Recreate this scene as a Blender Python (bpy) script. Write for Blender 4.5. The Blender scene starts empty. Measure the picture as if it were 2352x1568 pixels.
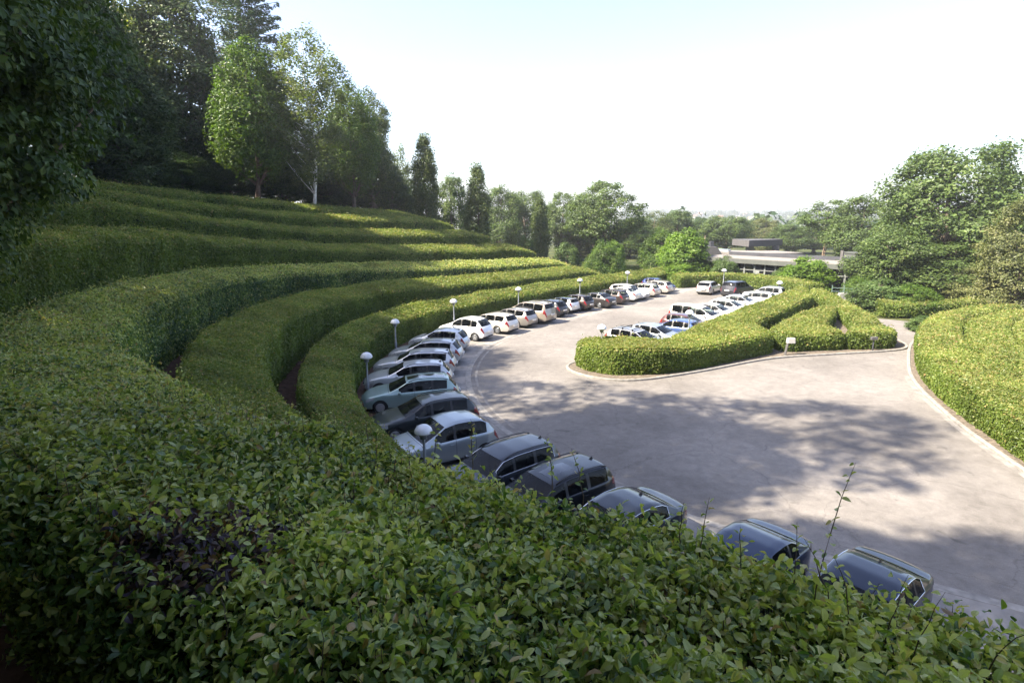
import bpy, bmesh, math, random
import numpy as np
from mathutils import Vector, Matrix

# ------------------------------------------------------------------ camera, light, exposure
SC = bpy.context.scene
COL = SC.collection
PITCH = math.atan(292 / 1307.0)
EYE = 9.0
FPX = 1307.0            # focal length in units of a 2352 wide picture (20 mm on full frame)
cam_d = bpy.data.cameras.new("camera")
cam = bpy.data.objects.new("camera", cam_d)
COL.objects.link(cam)
cam.location = (0, 0, EYE)
cam.rotation_euler = (math.pi / 2 - PITCH, 0, 0)
cam_d.sensor_width = 36.0
cam_d.lens = 36.0 * FPX / 2352.0
cam_d.clip_start = 0.05
cam_d.clip_end = 9000
SC.camera = cam

SUN_EL = math.radians(45)
SUN_AZ = math.radians(-108)      # from +Y (ahead), negative is to the left
sun_dir = Vector((math.sin(SUN_AZ) * math.cos(SUN_EL), math.cos(SUN_AZ) * math.cos(SUN_EL), math.sin(SUN_EL)))
W = bpy.data.worlds.new("World")
SC.world = W
W.use_nodes = True
wn = W.node_tree.nodes
bg = wn["Background"]
sky = wn.new("ShaderNodeTexSky")
sky.sky_type = 'NISHITA'
sky.sun_disc = False
sky.sun_elevation = SUN_EL
sky.sun_rotation = SUN_AZ
sky.air_density = 1.0
sky.dust_density = 2.2
sky.ozone_density = 2.0
hs = wn.new("ShaderNodeHueSaturation")     # a milky summer sky, less saturated than clear air
hs.inputs["Hue"].default_value = .512
hs.inputs["Saturation"].default_value = .88
W.node_tree.links.new(sky.outputs[0], hs.inputs["Color"])
W.node_tree.links.new(hs.outputs[0], bg.inputs[0])
bg.inputs[1].default_value = 0.116
sun_l = bpy.data.lights.new("sun", 'SUN')
sun_l.energy = 5.0
sun_l.angle = math.radians(0.55)
sun_l.color = (1.0, 0.90, 0.74)
sun = bpy.data.objects.new("sun", sun_l)
COL.objects.link(sun)
sun.location = (-60, -20, 80)
sun.rotation_euler = sun_dir.to_track_quat('Z', 'Y').to_euler()

SC.view_settings.view_transform = 'Standard'
SC.view_settings.look = 'None'
SC.view_settings.gamma = 1.0
SC.view_settings.use_curve_mapping = False
SC.view_settings.exposure = 1.93
SC.render.engine = 'CYCLES'
cy = SC.cycles
cy.use_denoising = True
cy.max_bounces = 6
cy.diffuse_bounces = 3
cy.glossy_bounces = 3
cy.transmission_bounces = 4
cy.transparent_max_bounces = 10
cy.volume_bounces = 0
cy.sample_clamp_indirect = 6.0
cy.caustics_reflective = False
cy.caustics_refractive = False

rng = np.random.default_rng(7)
random.seed(7)

# ------------------------------------------------------------------ helpers
SP, CP = math.sin(PITCH), math.cos(PITCH)

def ground_pt(u, v, z=0.0):
    """where the sight line through picture point (u, v) of the survey meets height z"""
    a = (u - 1176) / FPX; b = (784 - v) / FPX
    dx, dy, dz = a, CP + b * SP, -SP + b * CP
    t = (z - EYE) / dz
    return dx * t, dy * t

def z_at(v, Y):
    b = (784 - v) / FPX
    return EYE + (b * Y * CP - Y * SP) / (CP + b * SP)

def x_at(u, Y, z):
    return (u - 1176) / FPX * (Y * CP - (z - EYE) * SP)

def proj_u(p, z):
    return 1176 + FPX * p[0] / (p[1] * CP - (z - EYE) * SP)

def tag(o, label=None, cat=None, group=None, kind=None):
    if label: o["label"] = label
    if cat: o["category"] = cat
    if group: o["group"] = group
    if kind: o["kind"] = kind
    return o

def link(o, parent=None):
    COL.objects.link(o)
    if parent is not None: o.parent = parent
    return o

def empty(name, loc, rz=0.0):
    o = bpy.data.objects.new(name, None)
    o.empty_display_size = 0.3
    COL.objects.link(o)
    o.location = loc; o.rotation_euler = (0, 0, rz)
    return o

def np_mesh(name, V, loops, sizes, mats, midx=None, smooth=False, attrs=None):
    """mesh from arrays: loops flat vertex indices, sizes verts per face"""
    me = bpy.data.meshes.new(name)
    V = np.ascontiguousarray(V, dtype=np.float32)
    loops = np.ascontiguousarray(loops, dtype=np.int32).ravel()
    sizes = np.ascontiguousarray(sizes, dtype=np.int32)
    me.vertices.add(len(V)); me.vertices.foreach_set("co", V.ravel())
    me.loops.add(len(loops)); me.loops.foreach_set("vertex_index", loops)
    me.polygons.add(len(sizes))
    starts = np.concatenate([[0], np.cumsum(sizes)[:-1]]).astype(np.int32)
    me.polygons.foreach_set("loop_start", starts)
    me.polygons.foreach_set("loop_total", sizes)
    for m in mats: me.materials.append(m)
    if midx is not None: me.polygons.foreach_set("material_index", np.ascontiguousarray(midx, dtype=np.int32))
    me.polygons.foreach_set("use_smooth", np.full(len(sizes), smooth, dtype=bool))
    if attrs:
        for k, a in attrs.items():
            at = me.attributes.new(k, 'FLOAT', 'FACE')
            at.data.foreach_set("value", np.ascontiguousarray(a, dtype=np.float32))
    me.update(calc_edges=True)
    return me

def mobj(name, me, parent=None):
    return link(bpy.data.objects.new(name, me), parent)

class MB:
    """collects simple shapes, then becomes one mesh object"""
    def __init__(s): s.v = []; s.f = []
    def add(s, vs, fs):
        n = len(s.v); s.v += [tuple(p) for p in vs]; s.f += [tuple(n + i for i in f) for f in fs]
    def box(s, c, d, rz=0.0, taper=1.0):
        x, y, z = d[0] / 2, d[1] / 2, d[2] / 2
        cs, sn = math.cos(rz), math.sin(rz)
        vs = []
        for k, t in ((-1, 1.0), (1, taper)):
            for a, b in ((-1, -1), (1, -1), (1, 1), (-1, 1)):
                px, py = a * x * t, b * y * t
                vs.append((c[0] + px * cs - py * sn, c[1] + px * sn + py * cs, c[2] + k * z))
        s.add(vs, [(3, 2, 1, 0), (4, 5, 6, 7), (0, 1, 5, 4), (1, 2, 6, 5), (2, 3, 7, 6), (3, 0, 4, 7)])
    def lathe(s, prof, c=(0, 0, 0), n=20, axis='Z', caps=True):
        vs = []; fs = []
        for r, z in prof:
            for k in range(n):
                a = 2 * math.pi * k / n
                if axis == 'Z': vs.append((c[0] + r * math.cos(a), c[1] + r * math.sin(a), c[2] + z))
                else: vs.append((c[0] + r * math.cos(a), c[1] + z, c[2] + r * math.sin(a)))
        m = len(prof)
        for j in range(m - 1):
            for k in range(n):
                q = (j * n + k, j * n + (k + 1) % n, (j + 1) * n + (k + 1) % n, (j + 1) * n + k)
                fs.append(q if axis == 'Z' else q[::-1])
        b = tuple(range(n)); t = tuple((m - 1) * n + k for k in range(n))
        if caps: fs.append(b[::-1] if axis == 'Z' else b), fs.append(t if axis == 'Z' else t[::-1])
        s.add(vs, fs)
    def tube(s, pts, rad, n=6):
        pts = [Vector(p) for p in pts]
        if not hasattr(rad, '__len__'): rad = [rad] * len(pts)
        vs = []; fs = []
        for i, p in enumerate(pts):
            d = (pts[min(i + 1, len(pts) - 1)] - pts[max(i - 1, 0)])
            if d.length < 1e-6: d = Vector((0, 0, 1))
            d.normalize()
            a = d.cross(Vector((0, 0, 1)) if abs(d.z) < .9 else Vector((1, 0, 0))).normalized()
            b = d.cross(a)
            for k in range(n):
                t = 2 * math.pi * k / n
                vs.append(p + (a * math.cos(t) + b * math.sin(t)) * rad[i])
        for i in range(len(pts) - 1):
            for k in range(n):
                fs.append((i * n + k, i * n + (k + 1) % n, (i + 1) * n + (k + 1) % n, (i + 1) * n + k))
        fs.append(tuple(range(n))[::-1]); fs.append(tuple((len(pts) - 1) * n + k for k in range(n)))
        s.add(vs, fs)
    def prism(s, poly, z0, z1):
        """poly counter-clockwise outline, z1 number or list"""
        n = len(poly)
        zt = z1 if hasattr(z1, '__len__') else [z1] * n
        zb = z0 if hasattr(z0, '__len__') else [z0] * n
        vs = [(p[0], p[1], zb[i]) for i, p in enumerate(poly)] + [(p[0], p[1], zt[i]) for i, p in enumerate(poly)]
        s.add(vs, [tuple(range(n))[::-1], tuple(range(n, 2 * n))] + [(i, (i + 1) % n, n + (i + 1) % n, n + i) for i in range(n)])
    def mesh(s, name, mat, smooth=False, bevel=0.0):
        me = bpy.data.meshes.new(name)
        me.from_pydata(s.v, [], s.f)
        me.materials.append(mat)
        if bevel > 0:
            bm = bmesh.new(); bm.from_mesh(me)
            es = [e for e in bm.edges if len(e.link_faces) == 2 and e.calc_face_angle(0) > .6]
            bmesh.ops.bevel(bm, geom=es, offset=bevel, segments=2, profile=.5, affect='EDGES', clamp_overlap=True)
            bm.to_mesh(me); bm.free()
        me.polygons.foreach_set("use_smooth", [smooth] * len(me.polygons))
        me.update()
        return me
    def obj(s, name, mat, parent=None, smooth=False, bevel=0.0):
        return mobj(name, s.mesh(name, mat, smooth, bevel), parent)

def wob(P, f=1.0, seed=0.0):
    """cheap smooth noise, about -1..1"""
    x, y, z = P[:, 0] * f, P[:, 1] * f, P[:, 2] * f
    return (np.sin(x * 1.3 + y * .7 + seed) + np.sin(y * 1.7 - z * 1.1 + seed * 2.1 + 1) + np.sin(z * 1.9 + x * .9 + seed * .7 + 2)
            + np.sin(x * 2.9 - y * 2.3 + z * 1.3 + seed * 3) * .6 + np.sin(x * 4.7 + y * 5.1 + seed) * .35) / 3.2

def unit(a): return a / np.maximum(np.linalg.norm(a, axis=1, keepdims=True), 1e-9)

# ------------------------------------------------------------------ materials
def mat_new(name):
    m = bpy.data.materials.new(name); m.use_nodes = True
    return m, m.node_tree.nodes, m.node_tree.links, m.node_tree.nodes["Principled BSDF"]

def plain(name, col, rough=.5, metal=0.0, spec=.5, noise=0.0, scale=8.0, bump=0.0, coat=0.0):
    m, n, l, p = mat_new(name)
    p.inputs["Base Color"].default_value = (*col, 1)
    p.inputs["Roughness"].default_value = rough
    p.inputs["Metallic"].default_value = metal
    p.inputs["Specular IOR Level"].default_value = spec
    p.inputs["Coat Weight"].default_value = coat
    if noise or bump:
        tc = n.new("ShaderNodeTexCoord"); nt = n.new("ShaderNodeTexNoise")
        nt.inputs["Scale"].default_value = scale; nt.inputs["Detail"].default_value = 6
        l.new(tc.outputs["Object"], nt.inputs["Vector"])
        if noise:
            mr = n.new("ShaderNodeMapRange")
            mr.inputs[1].default_value = .3; mr.inputs[2].default_value = .7
            mr.inputs[3].default_value = 1 - noise; mr.inputs[4].default_value = 1 + noise
            mx = n.new("ShaderNodeMix"); mx.data_type = 'RGBA'; mx.blend_type = 'MULTIPLY'; mx.inputs[0].default_value = 1
            mx.inputs["A"].default_value = (*col, 1)
            l.new(nt.outputs[0], mr.inputs[0]); l.new(mr.outputs[0], mx.inputs["B"]); l.new(mx.outputs["Result"], p.inputs["Base Color"])
        if bump:
            bp = n.new("ShaderNodeBump"); bp.inputs["Strength"].default_value = bump; bp.inputs["Distance"].default_value = .05
            l.new(nt.outputs[0], bp.inputs["Height"]); l.new(bp.outputs[0], p.inputs["Normal"])
    return m

def leaf_mat(name, stops, trans=.35, rough=.45, tcol=(1.5, 1.6, .55), patch=.25, spec=.35):
    """foliage: colour by the leaf's own number, broad patches of slightly different hue, light shining through"""
    m, n, l, p = mat_new(name)
    at = n.new("ShaderNodeAttribute"); at.attribute_name = "hue"
    cr = n.new("ShaderNodeValToRGB")
    el = cr.color_ramp.elements
    while len(el) < len(stops): el.new(.5)
    for e, (pos, c) in zip(el, stops): e.position = pos; e.color = (*c, 1)
    geo = n.new("ShaderNodeNewGeometry"); nt = n.new("ShaderNodeTexNoise"); nt.inputs["Scale"].default_value = .45; nt.inputs["Detail"].default_value = 3
    n2 = n.new("ShaderNodeTexNoise"); n2.inputs["Scale"].default_value = .85; n2.inputs["Detail"].default_value = 4   # single plants differ in age and hue
    l.new(geo.outputs["Position"], n2.inputs["Vector"])
    m2 = n.new("ShaderNodeMapRange"); m2.inputs[1].default_value = .3; m2.inputs[2].default_value = .7; m2.inputs[3].default_value = -.13; m2.inputs[4].default_value = .13
    l.new(n2.outputs[0], m2.inputs[0])
    lt = n.new("ShaderNodeMath"); lt.operation = 'LESS_THAN'; lt.inputs[1].default_value = .78; l.new(at.outputs["Fac"], lt.inputs[0])
    sh = n.new("ShaderNodeMath"); sh.operation = 'MULTIPLY'; l.new(m2.outputs[0], sh.inputs[0]); l.new(lt.outputs[0], sh.inputs[1])
    ah = n.new("ShaderNodeMath"); ah.operation = 'ADD'; l.new(at.outputs["Fac"], ah.inputs[0]); l.new(sh.outputs[0], ah.inputs[1])
    l.new(ah.outputs[0], cr.inputs[0])
    l.new(geo.outputs["Position"], nt.inputs["Vector"])
    mr = n.new("ShaderNodeMapRange"); mr.inputs[1].default_value = .3; mr.inputs[2].default_value = .7
    mr.inputs[3].default_value = 1 - patch; mr.inputs[4].default_value = 1 + patch
    l.new(nt.outputs[0], mr.inputs[0])
    mx = n.new("ShaderNodeMix"); mx.data_type = 'RGBA'; mx.blend_type = 'MULTIPLY'; mx.inputs[0].default_value = 1
    l.new(cr.outputs[0], mx.inputs["A"]); l.new(mr.outputs[0], mx.inputs["B"])
    l.new(mx.outputs["Result"], p.inputs["Base Color"])
    p.inputs["Roughness"].default_value = rough
    p.inputs["Specular IOR Level"].default_value = spec
    tm = n.new("ShaderNodeMix"); tm.data_type = 'RGBA'; tm.blend_type = 'MULTIPLY'; tm.inputs[0].default_value = 1
    l.new(mx.outputs["Result"], tm.inputs["A"]); tm.inputs["B"].default_value = (*tcol, 1)
    tr = n.new("ShaderNodeBsdfTranslucent"); l.new(tm.outputs["Result"], tr.inputs[0])
    ms = n.new("ShaderNodeMixShader"); ms.inputs[0].default_value = trans
    l.new(p.outputs[0], ms.inputs[1]); l.new(tr.outputs[0], ms.inputs[2])
    l.new(ms.outputs[0], n["Material Output"].inputs[0])
    return m

HEDGE_STOPS = [(0, (.050, .082, .015)), (.33, (.122, .172, .030)), (.58, (.138, .185, .040)), (.86, (.265, .27, .085)), (.93, (.38, .26, .12)), (.965, (.12, .06, .03)), (.975, (.035, .018, .030)), (1, (.05, .025, .04))]
M = {}
M['hedge'] = leaf_mat("hedge_leaves", HEDGE_STOPS, .40)
M['near_leaf'] = leaf_mat("hedge_leaves_near", [(0, (.024, .058, .018)), (.32, (.062, .118, .026)), (.54, (.18, .24, .055)), (.80, (.42, .44, .15)), (.93, (.38, .27, .11)), (.965, (.12, .06, .03)), (.975, (.030, .020, .032)), (1, (.045, .028, .045))], .38, rough=.38, spec=.55)
M['core'] = plain("hedge_inside", (.014, .017, .007), .9, noise=.4, scale=6)  # dark colour stands in for the shade between the leaves
M['twig'] = plain("twig_bark", (.085, .06, .038), .8)
def g3(a, b, c, k=1.0): return [(0, tuple(x * k for x in a)), (.55, tuple(x * k for x in b)), (1, tuple(x * k for x in c))]
M['oak'] = leaf_mat("oak_leaves", g3((.030, .046, .013), (.058, .090, .024), (.11, .14, .040), 1.45), .3)
M['dark'] = leaf_mat("beech_leaves", g3((.016, .030, .010), (.040, .062, .018), (.08, .095, .028), 1.6), .22)
M['maple'] = leaf_mat("maple_leaves", g3((.018, .036, .010), (.044, .072, .016), (.09, .115, .027), 1.5), .3)
M['bright'] = leaf_mat("hornbeam_leaves", g3((.035, .075, .010), (.065, .112, .016), (.12, .165, .024), 1.2), .36)
M['lime'] = leaf_mat("young_leaves", g3((.06, .11, .014), (.11, .18, .024), (.17, .24, .036), 1.20), .45)
M['birch'] = leaf_mat("birch_leaves", g3((.045, .068, .026), (.085, .11, .042), (.15, .16, .07), 1.25), .4)
M['pine'] = leaf_mat("conifer_needles", g3((.022, .046, .024), (.042, .075, .036), (.08, .11, .05), 1.50), .15)
M['poplar'] = leaf_mat("columnar_oak_leaves", g3((.034, .055, .015), (.064, .09, .024), (.12, .135, .038), 1.4), .3)
M['olive'] = leaf_mat("pale_tree_leaves", g3((.06, .075, .026), (.11, .12, .045), (.17, .165, .07), 1.25), .35)
M['shrub'] = leaf_mat("shrub_leaves", g3((.034, .062, .016), (.064, .10, .026), (.10, .145, .038), 1.30), .3)
M['bark'] = plain("bark", (.13, .10, .075), .9, noise=.4, scale=5, bump=.5)
M['pinebark'] = plain("orange_bark", (.20, .14, .10), .9, noise=.3, scale=5, bump=.4)
M['birchbark'] = plain("white_bark", (.62, .60, .55), .75, noise=.45, scale=3)
M['far_leaf'] = leaf_mat("far_wood_leaves", g3((.025, .05, .02), (.05, .08, .03), (.09, .12, .045)), .2)
M['grass'] = leaf_mat("grass_blades", g3((.05, .09, .02), (.10, .15, .03), (.18, .20, .06)), .35)

def asphalt():
    m, n, l, p = mat_new("weathered_asphalt")
    tc = n.new("ShaderNodeTexCoord")
    def noise(s, d=6, r=.6, dist=0):
        t = n.new("ShaderNodeTexNoise"); t.inputs["Scale"].default_value = s; t.inputs["Detail"].default_value = d; t.inputs["Roughness"].default_value = r
        t.inputs["Distortion"].default_value = dist
        l.new(tc.outputs["Object"], t.inputs["Vector"]); return t
    big, mid, fine = noise(.16, 5, .6, .5), noise(2.1, 12, .82, .4), noise(55, 3, .7)
    r1 = n.new("ShaderNodeValToRGB")
    e = r1.color_ramp.elements
    e[0].position = .38; e[0].color = (.146, .134, .122, 1)
    e[1].position = .62; e[1].color = (.208, .192, .176, 1)
    l.new(big.outputs[0], r1.inputs[0])
    r2 = n.new("ShaderNodeValToRGB"); e = r2.color_ramp.elements
    e[0].position = .36; e[0].color = (.80, .79, .78, 1); e[1].position = .68; e[1].color = (1.28, 1.27, 1.26, 1)
    l.new(mid.outputs[0], r2.inputs[0])
    m1 = n.new("ShaderNodeMix"); m1.data_type = 'RGBA'; m1.blend_type = 'MULTIPLY'; m1.inputs[0].default_value = 1
    l.new(r1.outputs[0], m1.inputs["A"]); l.new(r2.outputs[0], m1.inputs["B"])
    r3 = n.new("ShaderNodeMapRange"); r3.inputs[1].default_value = .3; r3.inputs[2].default_value = .7; r3.inputs[3].default_value = .72; r3.inputs[4].default_value = 1.28
    l.new(fine.outputs[0], r3.inputs[0])
    m2 = n.new("ShaderNodeMix"); m2.data_type = 'RGBA'; m2.blend_type = 'MULTIPLY'; m2.inputs[0].default_value = 1
    l.new(m1.outputs["Result"], m2.inputs["A"]); l.new(r3.outputs[0], m2.inputs["B"])
    # fine cracks
    vo = n.new("ShaderNodeTexVoronoi"); vo.feature = 'DISTANCE_TO_EDGE'; vo.inputs["Scale"].default_value = .22
    dn = noise(.7, 8, .7)
    av = n.new("ShaderNodeMix"); av.data_type = 'RGBA'; av.blend_type = 'ADD'; av.inputs[0].default_value = 1
    l.new(tc.outputs["Object"], av.inputs["A"]); l.new(dn.outputs["Color"], av.inputs["B"]); l.new(av.outputs["Result"], vo.inputs["Vector"])
    cr = n.new("ShaderNodeMapRange"); cr.inputs[1].default_value = 0; cr.inputs[2].default_value = .006; cr.inputs[3].default_value = .72; cr.inputs[4].default_value = 1
    l.new(vo.outputs["Distance"], cr.inputs[0])
    m3 = n.new("ShaderNodeMix"); m3.data_type = 'RGBA'; m3.blend_type = 'MULTIPLY'; m3.inputs[0].default_value = 1
    l.new(m2.outputs["Result"], m3.inputs["A"]); l.new(cr.outputs[0], m3.inputs["B"])
    sp_ = noise(1.15, 4, .55, .8); s2 = n.new("ShaderNodeMapRange"); s2.inputs[1].default_value = .66; s2.inputs[2].default_value = .72; s2.inputs[3].default_value = 1; s2.inputs[4].default_value = .70
    l.new(sp_.outputs[0], s2.inputs[0])
    sc_ = noise(6.5, 5, .7, 1.5); s3 = n.new("ShaderNodeMapRange"); s3.inputs[1].default_value = .60; s3.inputs[2].default_value = .74; s3.inputs[3].default_value = 1; s3.inputs[4].default_value = 1.35
    l.new(sc_.outputs[0], s3.inputs[0])
    mm_ = n.new("ShaderNodeMath"); mm_.operation = 'MULTIPLY'; l.new(s2.outputs[0], mm_.inputs[0]); l.new(s3.outputs[0], mm_.inputs[1])
    m4 = n.new("ShaderNodeMix"); m4.data_type = 'RGBA'; m4.blend_type = 'MULTIPLY'; m4.inputs[0].default_value = 1
    l.new(m3.outputs["Result"], m4.inputs["A"]); l.new(mm_.outputs[0], m4.inputs["B"]); l.new(m4.outputs["Result"], p.inputs["Base Color"])
    p.inputs["Roughness"].default_value = .8; p.inputs["Specular IOR Level"].default_value = .3
    bp = n.new("ShaderNodeBump"); bp.inputs["Strength"].default_value = .35; bp.inputs["Distance"].default_value = .02
    l.new(fine.outputs[0], bp.inputs["Height"]); l.new(bp.outputs[0], p.inputs["Normal"])
    return m
M['asphalt'] = asphalt()
M['stall'] = plain("pale_stall_paving", (.215, .198, .18), .85, noise=.35, scale=1.6, bump=.15)
M['concrete'] = plain("concrete_kerb", (.235, .22, .20), .85, noise=.3, scale=4, bump=.1)
M['soil'] = plain("brown_leaf_litter", (.115, .062, .036), .95, noise=.55, scale=9, bump=.8)
M['drysoil'] = plain("dry_soil", (.125, .10, .075), .95, noise=.5, scale=7, bump=.6)

def ground_mat():
    m, n, l, p = mat_new("rough_ground")
    tc = n.new("ShaderNodeTexCoord")
    a = n.new("ShaderNodeTexNoise"); a.inputs["Scale"].default_value = .12; a.inputs["Detail"].default_value = 8; a.inputs["Roughness"].default_value = .65
    b = n.new("ShaderNodeTexNoise"); b.inputs["Scale"].default_value = 5; b.inputs["Detail"].default_value = 6
    l.new(tc.outputs["Object"], a.inputs["Vector"]); l.new(tc.outputs["Object"], b.inputs["Vector"])
    r = n.new("ShaderNodeValToRGB"); e = r.color_ramp.elements
    e[0].position = .36; e[0].color = (.035, .05, .018, 1); e[1].position = .6; e[1].color = (.085, .105, .03, 1)
    k = e.new(.5); k.color = (.06, .065, .025, 1)
    l.new(a.outputs[0], r.inputs[0])
    mr = n.new("ShaderNodeMapRange"); mr.inputs[1].default_value = .3; mr.inputs[2].default_value = .7; mr.inputs[3].default_value = .6; mr.inputs[4].default_value = 1.4
    l.new(b.outputs[0], mr.inputs[0])
    mx = n.new("ShaderNodeMix"); mx.data_type = 'RGBA'; mx.blend_type = 'MULTIPLY'; mx.inputs[0].default_value = 1
    at = n.new("ShaderNodeAttribute"); at.attribute_name = "bank"
    bk = n.new("ShaderNodeMix"); bk.data_type = 'RGBA'; bk.inputs["B"].default_value = (.075, .045, .028, 1)
    l.new(at.outputs["Fac"], bk.inputs[0]); l.new(r.outputs[0], bk.inputs["A"])
    l.new(bk.outputs["Result"], mx.inputs["A"]); l.new(mr.outputs[0], mx.inputs["B"]); l.new(mx.outputs["Result"], p.inputs["Base Color"])
    p.inputs["Roughness"].default_value = .95; p.inputs["Specular IOR Level"].default_value = .1
    bp = n.new("ShaderNodeBump"); bp.inputs["Strength"].default_value = .6; bp.inputs["Distance"].default_value = .1
    l.new(b.outputs[0], bp.inputs["Height"]); l.new(bp.outputs[0], p.inputs["Normal"])
    return m
M['ground'] = ground_mat()

# ------------------------------------------------------------------ the curve of the car park's edge (lamp line)
EDGE = np.array([(60, -2.5), (44, -1.5), (32, 0), (22, 2.2), (14, 5.0), (10, 6.8), (6.3, 9.0), (3.2, 11.0), (.3, 13.4), (-2.8, 17.1), (-5.6, 22), (-7.1, 26.8), (-7.7, 31.5), (-7.5, 35.8), (-6.6, 40.5), (-4.6, 44.6), (-2, 48.4), (.6, 52), (7.1, 59.3), (13.6, 67.1), (20, 74.8), (30, 86), (50, 108)], float)
def catmull(P, n=20):
    Q = np.vstack([2 * P[0] - P[1], P, 2 * P[-1] - P[-2]]); out = []
    for i in range(1, len(Q) - 2):
        t = np.linspace(0, 1, n, endpoint=False)[:, None]
        a, b, c, d = Q[i - 1:i + 3]
        out.append(.5 * (2 * b + (c - a) * t + (2 * a - 5 * b + 4 * c - d) * t * t + (3 * b - a - 3 * c + d) * t ** 3))
    return np.vstack(out + [P[-1:]])
def resample(C, ds):
    s = np.r_[0, np.cumsum(np.hypot(*np.diff(C, axis=0).T))]
    ss = np.arange(0, s[-1], ds)
    return np.c_[np.interp(ss, s, C[:, 0]), np.interp(ss, s, C[:, 1])]
def smooth2(C, w):
    k = np.ones(w) / w
    return np.c_[[np.convolve(np.pad(C[:, i], w // 2, mode='reflect', reflect_type='odd'), k, 'valid') for i in (0, 1)]].T
CE = smooth2(smooth2(resample(catmull(EDGE), .25), 17), 17)
TE = unit(np.gradient(CE, axis=0))
NE = np.c_[-TE[:, 1], TE[:, 0]]
i_ref = int(np.argmin(np.hypot(CE[:, 0] - 14, CE[:, 1] - 5)))       # the survey's index 0
SI = np.arange(len(CE)) - i_ref                                     # survey index (quarter metres)

# hedge tops of the seven terraces along the curve (outer edge)
KI = [-120, 20, 50, 100, 150, 200, 250, 300, 340, 380]
TOP = {1: [2.4, 2.4, 2.4, 2.4, 2.35, 2.12, 2.05, 2.0, 1.75, 1.7],
       2: [5.0, 5.0, 4.9, 4.5, 4.1, 3.6, 3.05, 2.95, 2.7, 2.4],
       3: [6.95, 7.14, 7.40, 6.36, 5.95, 4.9, 4.15, 3.78, 3.4, 3.0],
       4: [13.5, 13.4, 12.4, 8.8, 8.2, 6.4, 5.65, 5.35, 4.9, 4.3],  # raised unseen behind the viewer to keep sky light off the near hedge
       5: [11, 11, 11, 10.5, 10, 7.85, 7.2, 7.0, 6.3, 5.5],
       6: [12.5, 12.5, 12.3, 11.8, 11.3, 9.25, 8.7, 8.3, 7.2, 6.2],
       7: [13.4, 13.4, 13.2, 12.7, 12.2, 10.5, 9.4, 8.8, 7.6, 6.6]}
HW = 1.75
def spacing(si): return np.interp(si, [40, 110, 400], [3.5, 3.6, 3.6])
def d_in(k, si): return .75 + (k - 1) * spacing(si) - (np.interp(si, [55, 100], [0, .3]) if k >= 2 else 0) + (np.interp(si, [55, 115], [.5, 0]) if k >= 4 else 0)
def hw(k, si): return np.interp(si, [50, 100], [2.2, 2.4]) if k == 3 else np.full(np.shape(si), 2.05 if k == 1 else 2.4)
def slope_z(k, si): return np.interp(si, [40, 115], [.28 if k >= 3 else .55, .58])
def top_out(k, si): return np.interp(si, KI, TOP[k])
HILL_END = {1: 395, 2: 322, 3: 318, 4: 306, 5: 288, 6: 276, 7: 272}

_CEs, _NEs, _SIs = CE[::2], NE[::2], SI[::2]
def curve_coords(x, y):
    x = np.atleast_1d(np.asarray(x, float)); y = np.atleast_1d(np.asarray(y, float))
    si = np.empty(len(x)); d = np.empty(len(x))
    for a in range(0, len(x), 20000):
        X, Y = x[a:a + 20000, None], y[a:a + 20000, None]
        q = (X - _CEs[None, :, 0]) ** 2 + (Y - _CEs[None, :, 1]) ** 2
        j = np.argmin(q, axis=1)
        sg = (x[a:a + 20000] - _CEs[j, 0]) * _NEs[j, 0] + (y[a:a + 20000] - _CEs[j, 1]) * _NEs[j, 1]
        d[a:a + 20000] = np.where(sg >= 0, 1, -1) * np.sqrt(q[np.arange(len(j)), j])
        si[a:a + 20000] = _SIs[j]
    return si, d
def sstep(a, b, x):
    t = np.clip((x - a) / (b - a), 0, 1); return t * t * (3 - 2 * t)
def height(x, y):
    x = np.atleast_1d(np.asarray(x, float)); y = np.atleast_1d(np.asarray(y, float))
    si, d = curve_coords(x, y)
    kd = [np.zeros(len(x)) + .6]; kz = [np.zeros(len(x))]
    for k in range(1, 8):
        to = top_out(k, si)
        kd += [d_in(k, si), d_in(k, si) + hw(k, si)]
        zin = kz[-1] + (.0 if k == 1 else .08)      # a level path, then the bank climbs under the hedge
        kz += [zin, np.maximum(to - 1.30, zin)]
    kd += [kd[-1] + 5, kd[-1] + 60]
    kz += [kz[-1] + 1.5, kz[-1] + 2.0]
    kd = np.array(kd); kz = np.array(kz)
    z = np.zeros(len(x))
    for j in range(len(kd) - 1):
        t = (d - kd[j]) / (kd[j + 1] - kd[j])
        m = (t >= 0) & (t < 1)
        z[m] = (kz[j] + (kz[j + 1] - kz[j]) * np.clip(t, 0, 1))[m]
    z[d >= kd[-1]] = kz[-1][d >= kd[-1]]
    endi = np.interp(d, [0, 4, 8, 12, 15, 19, 23, 60], [345, 332, 322, 310, 296, 285, 280, 276])
    z *= 1 - sstep(endi - 2, endi + 34, si)
    r = np.hypot(x - 15, y - 40)
    z += -16 * sstep(95, 420, r)
    far = sstep(700, 1900, r)
    z += far * (24 + 3.0 * np.sin(x * .0041 + 1) + 2.5 * np.sin(x * .0093 + y * .003))
    return z
def hz(x, y): return float(height([x], [y])[0])

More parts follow.
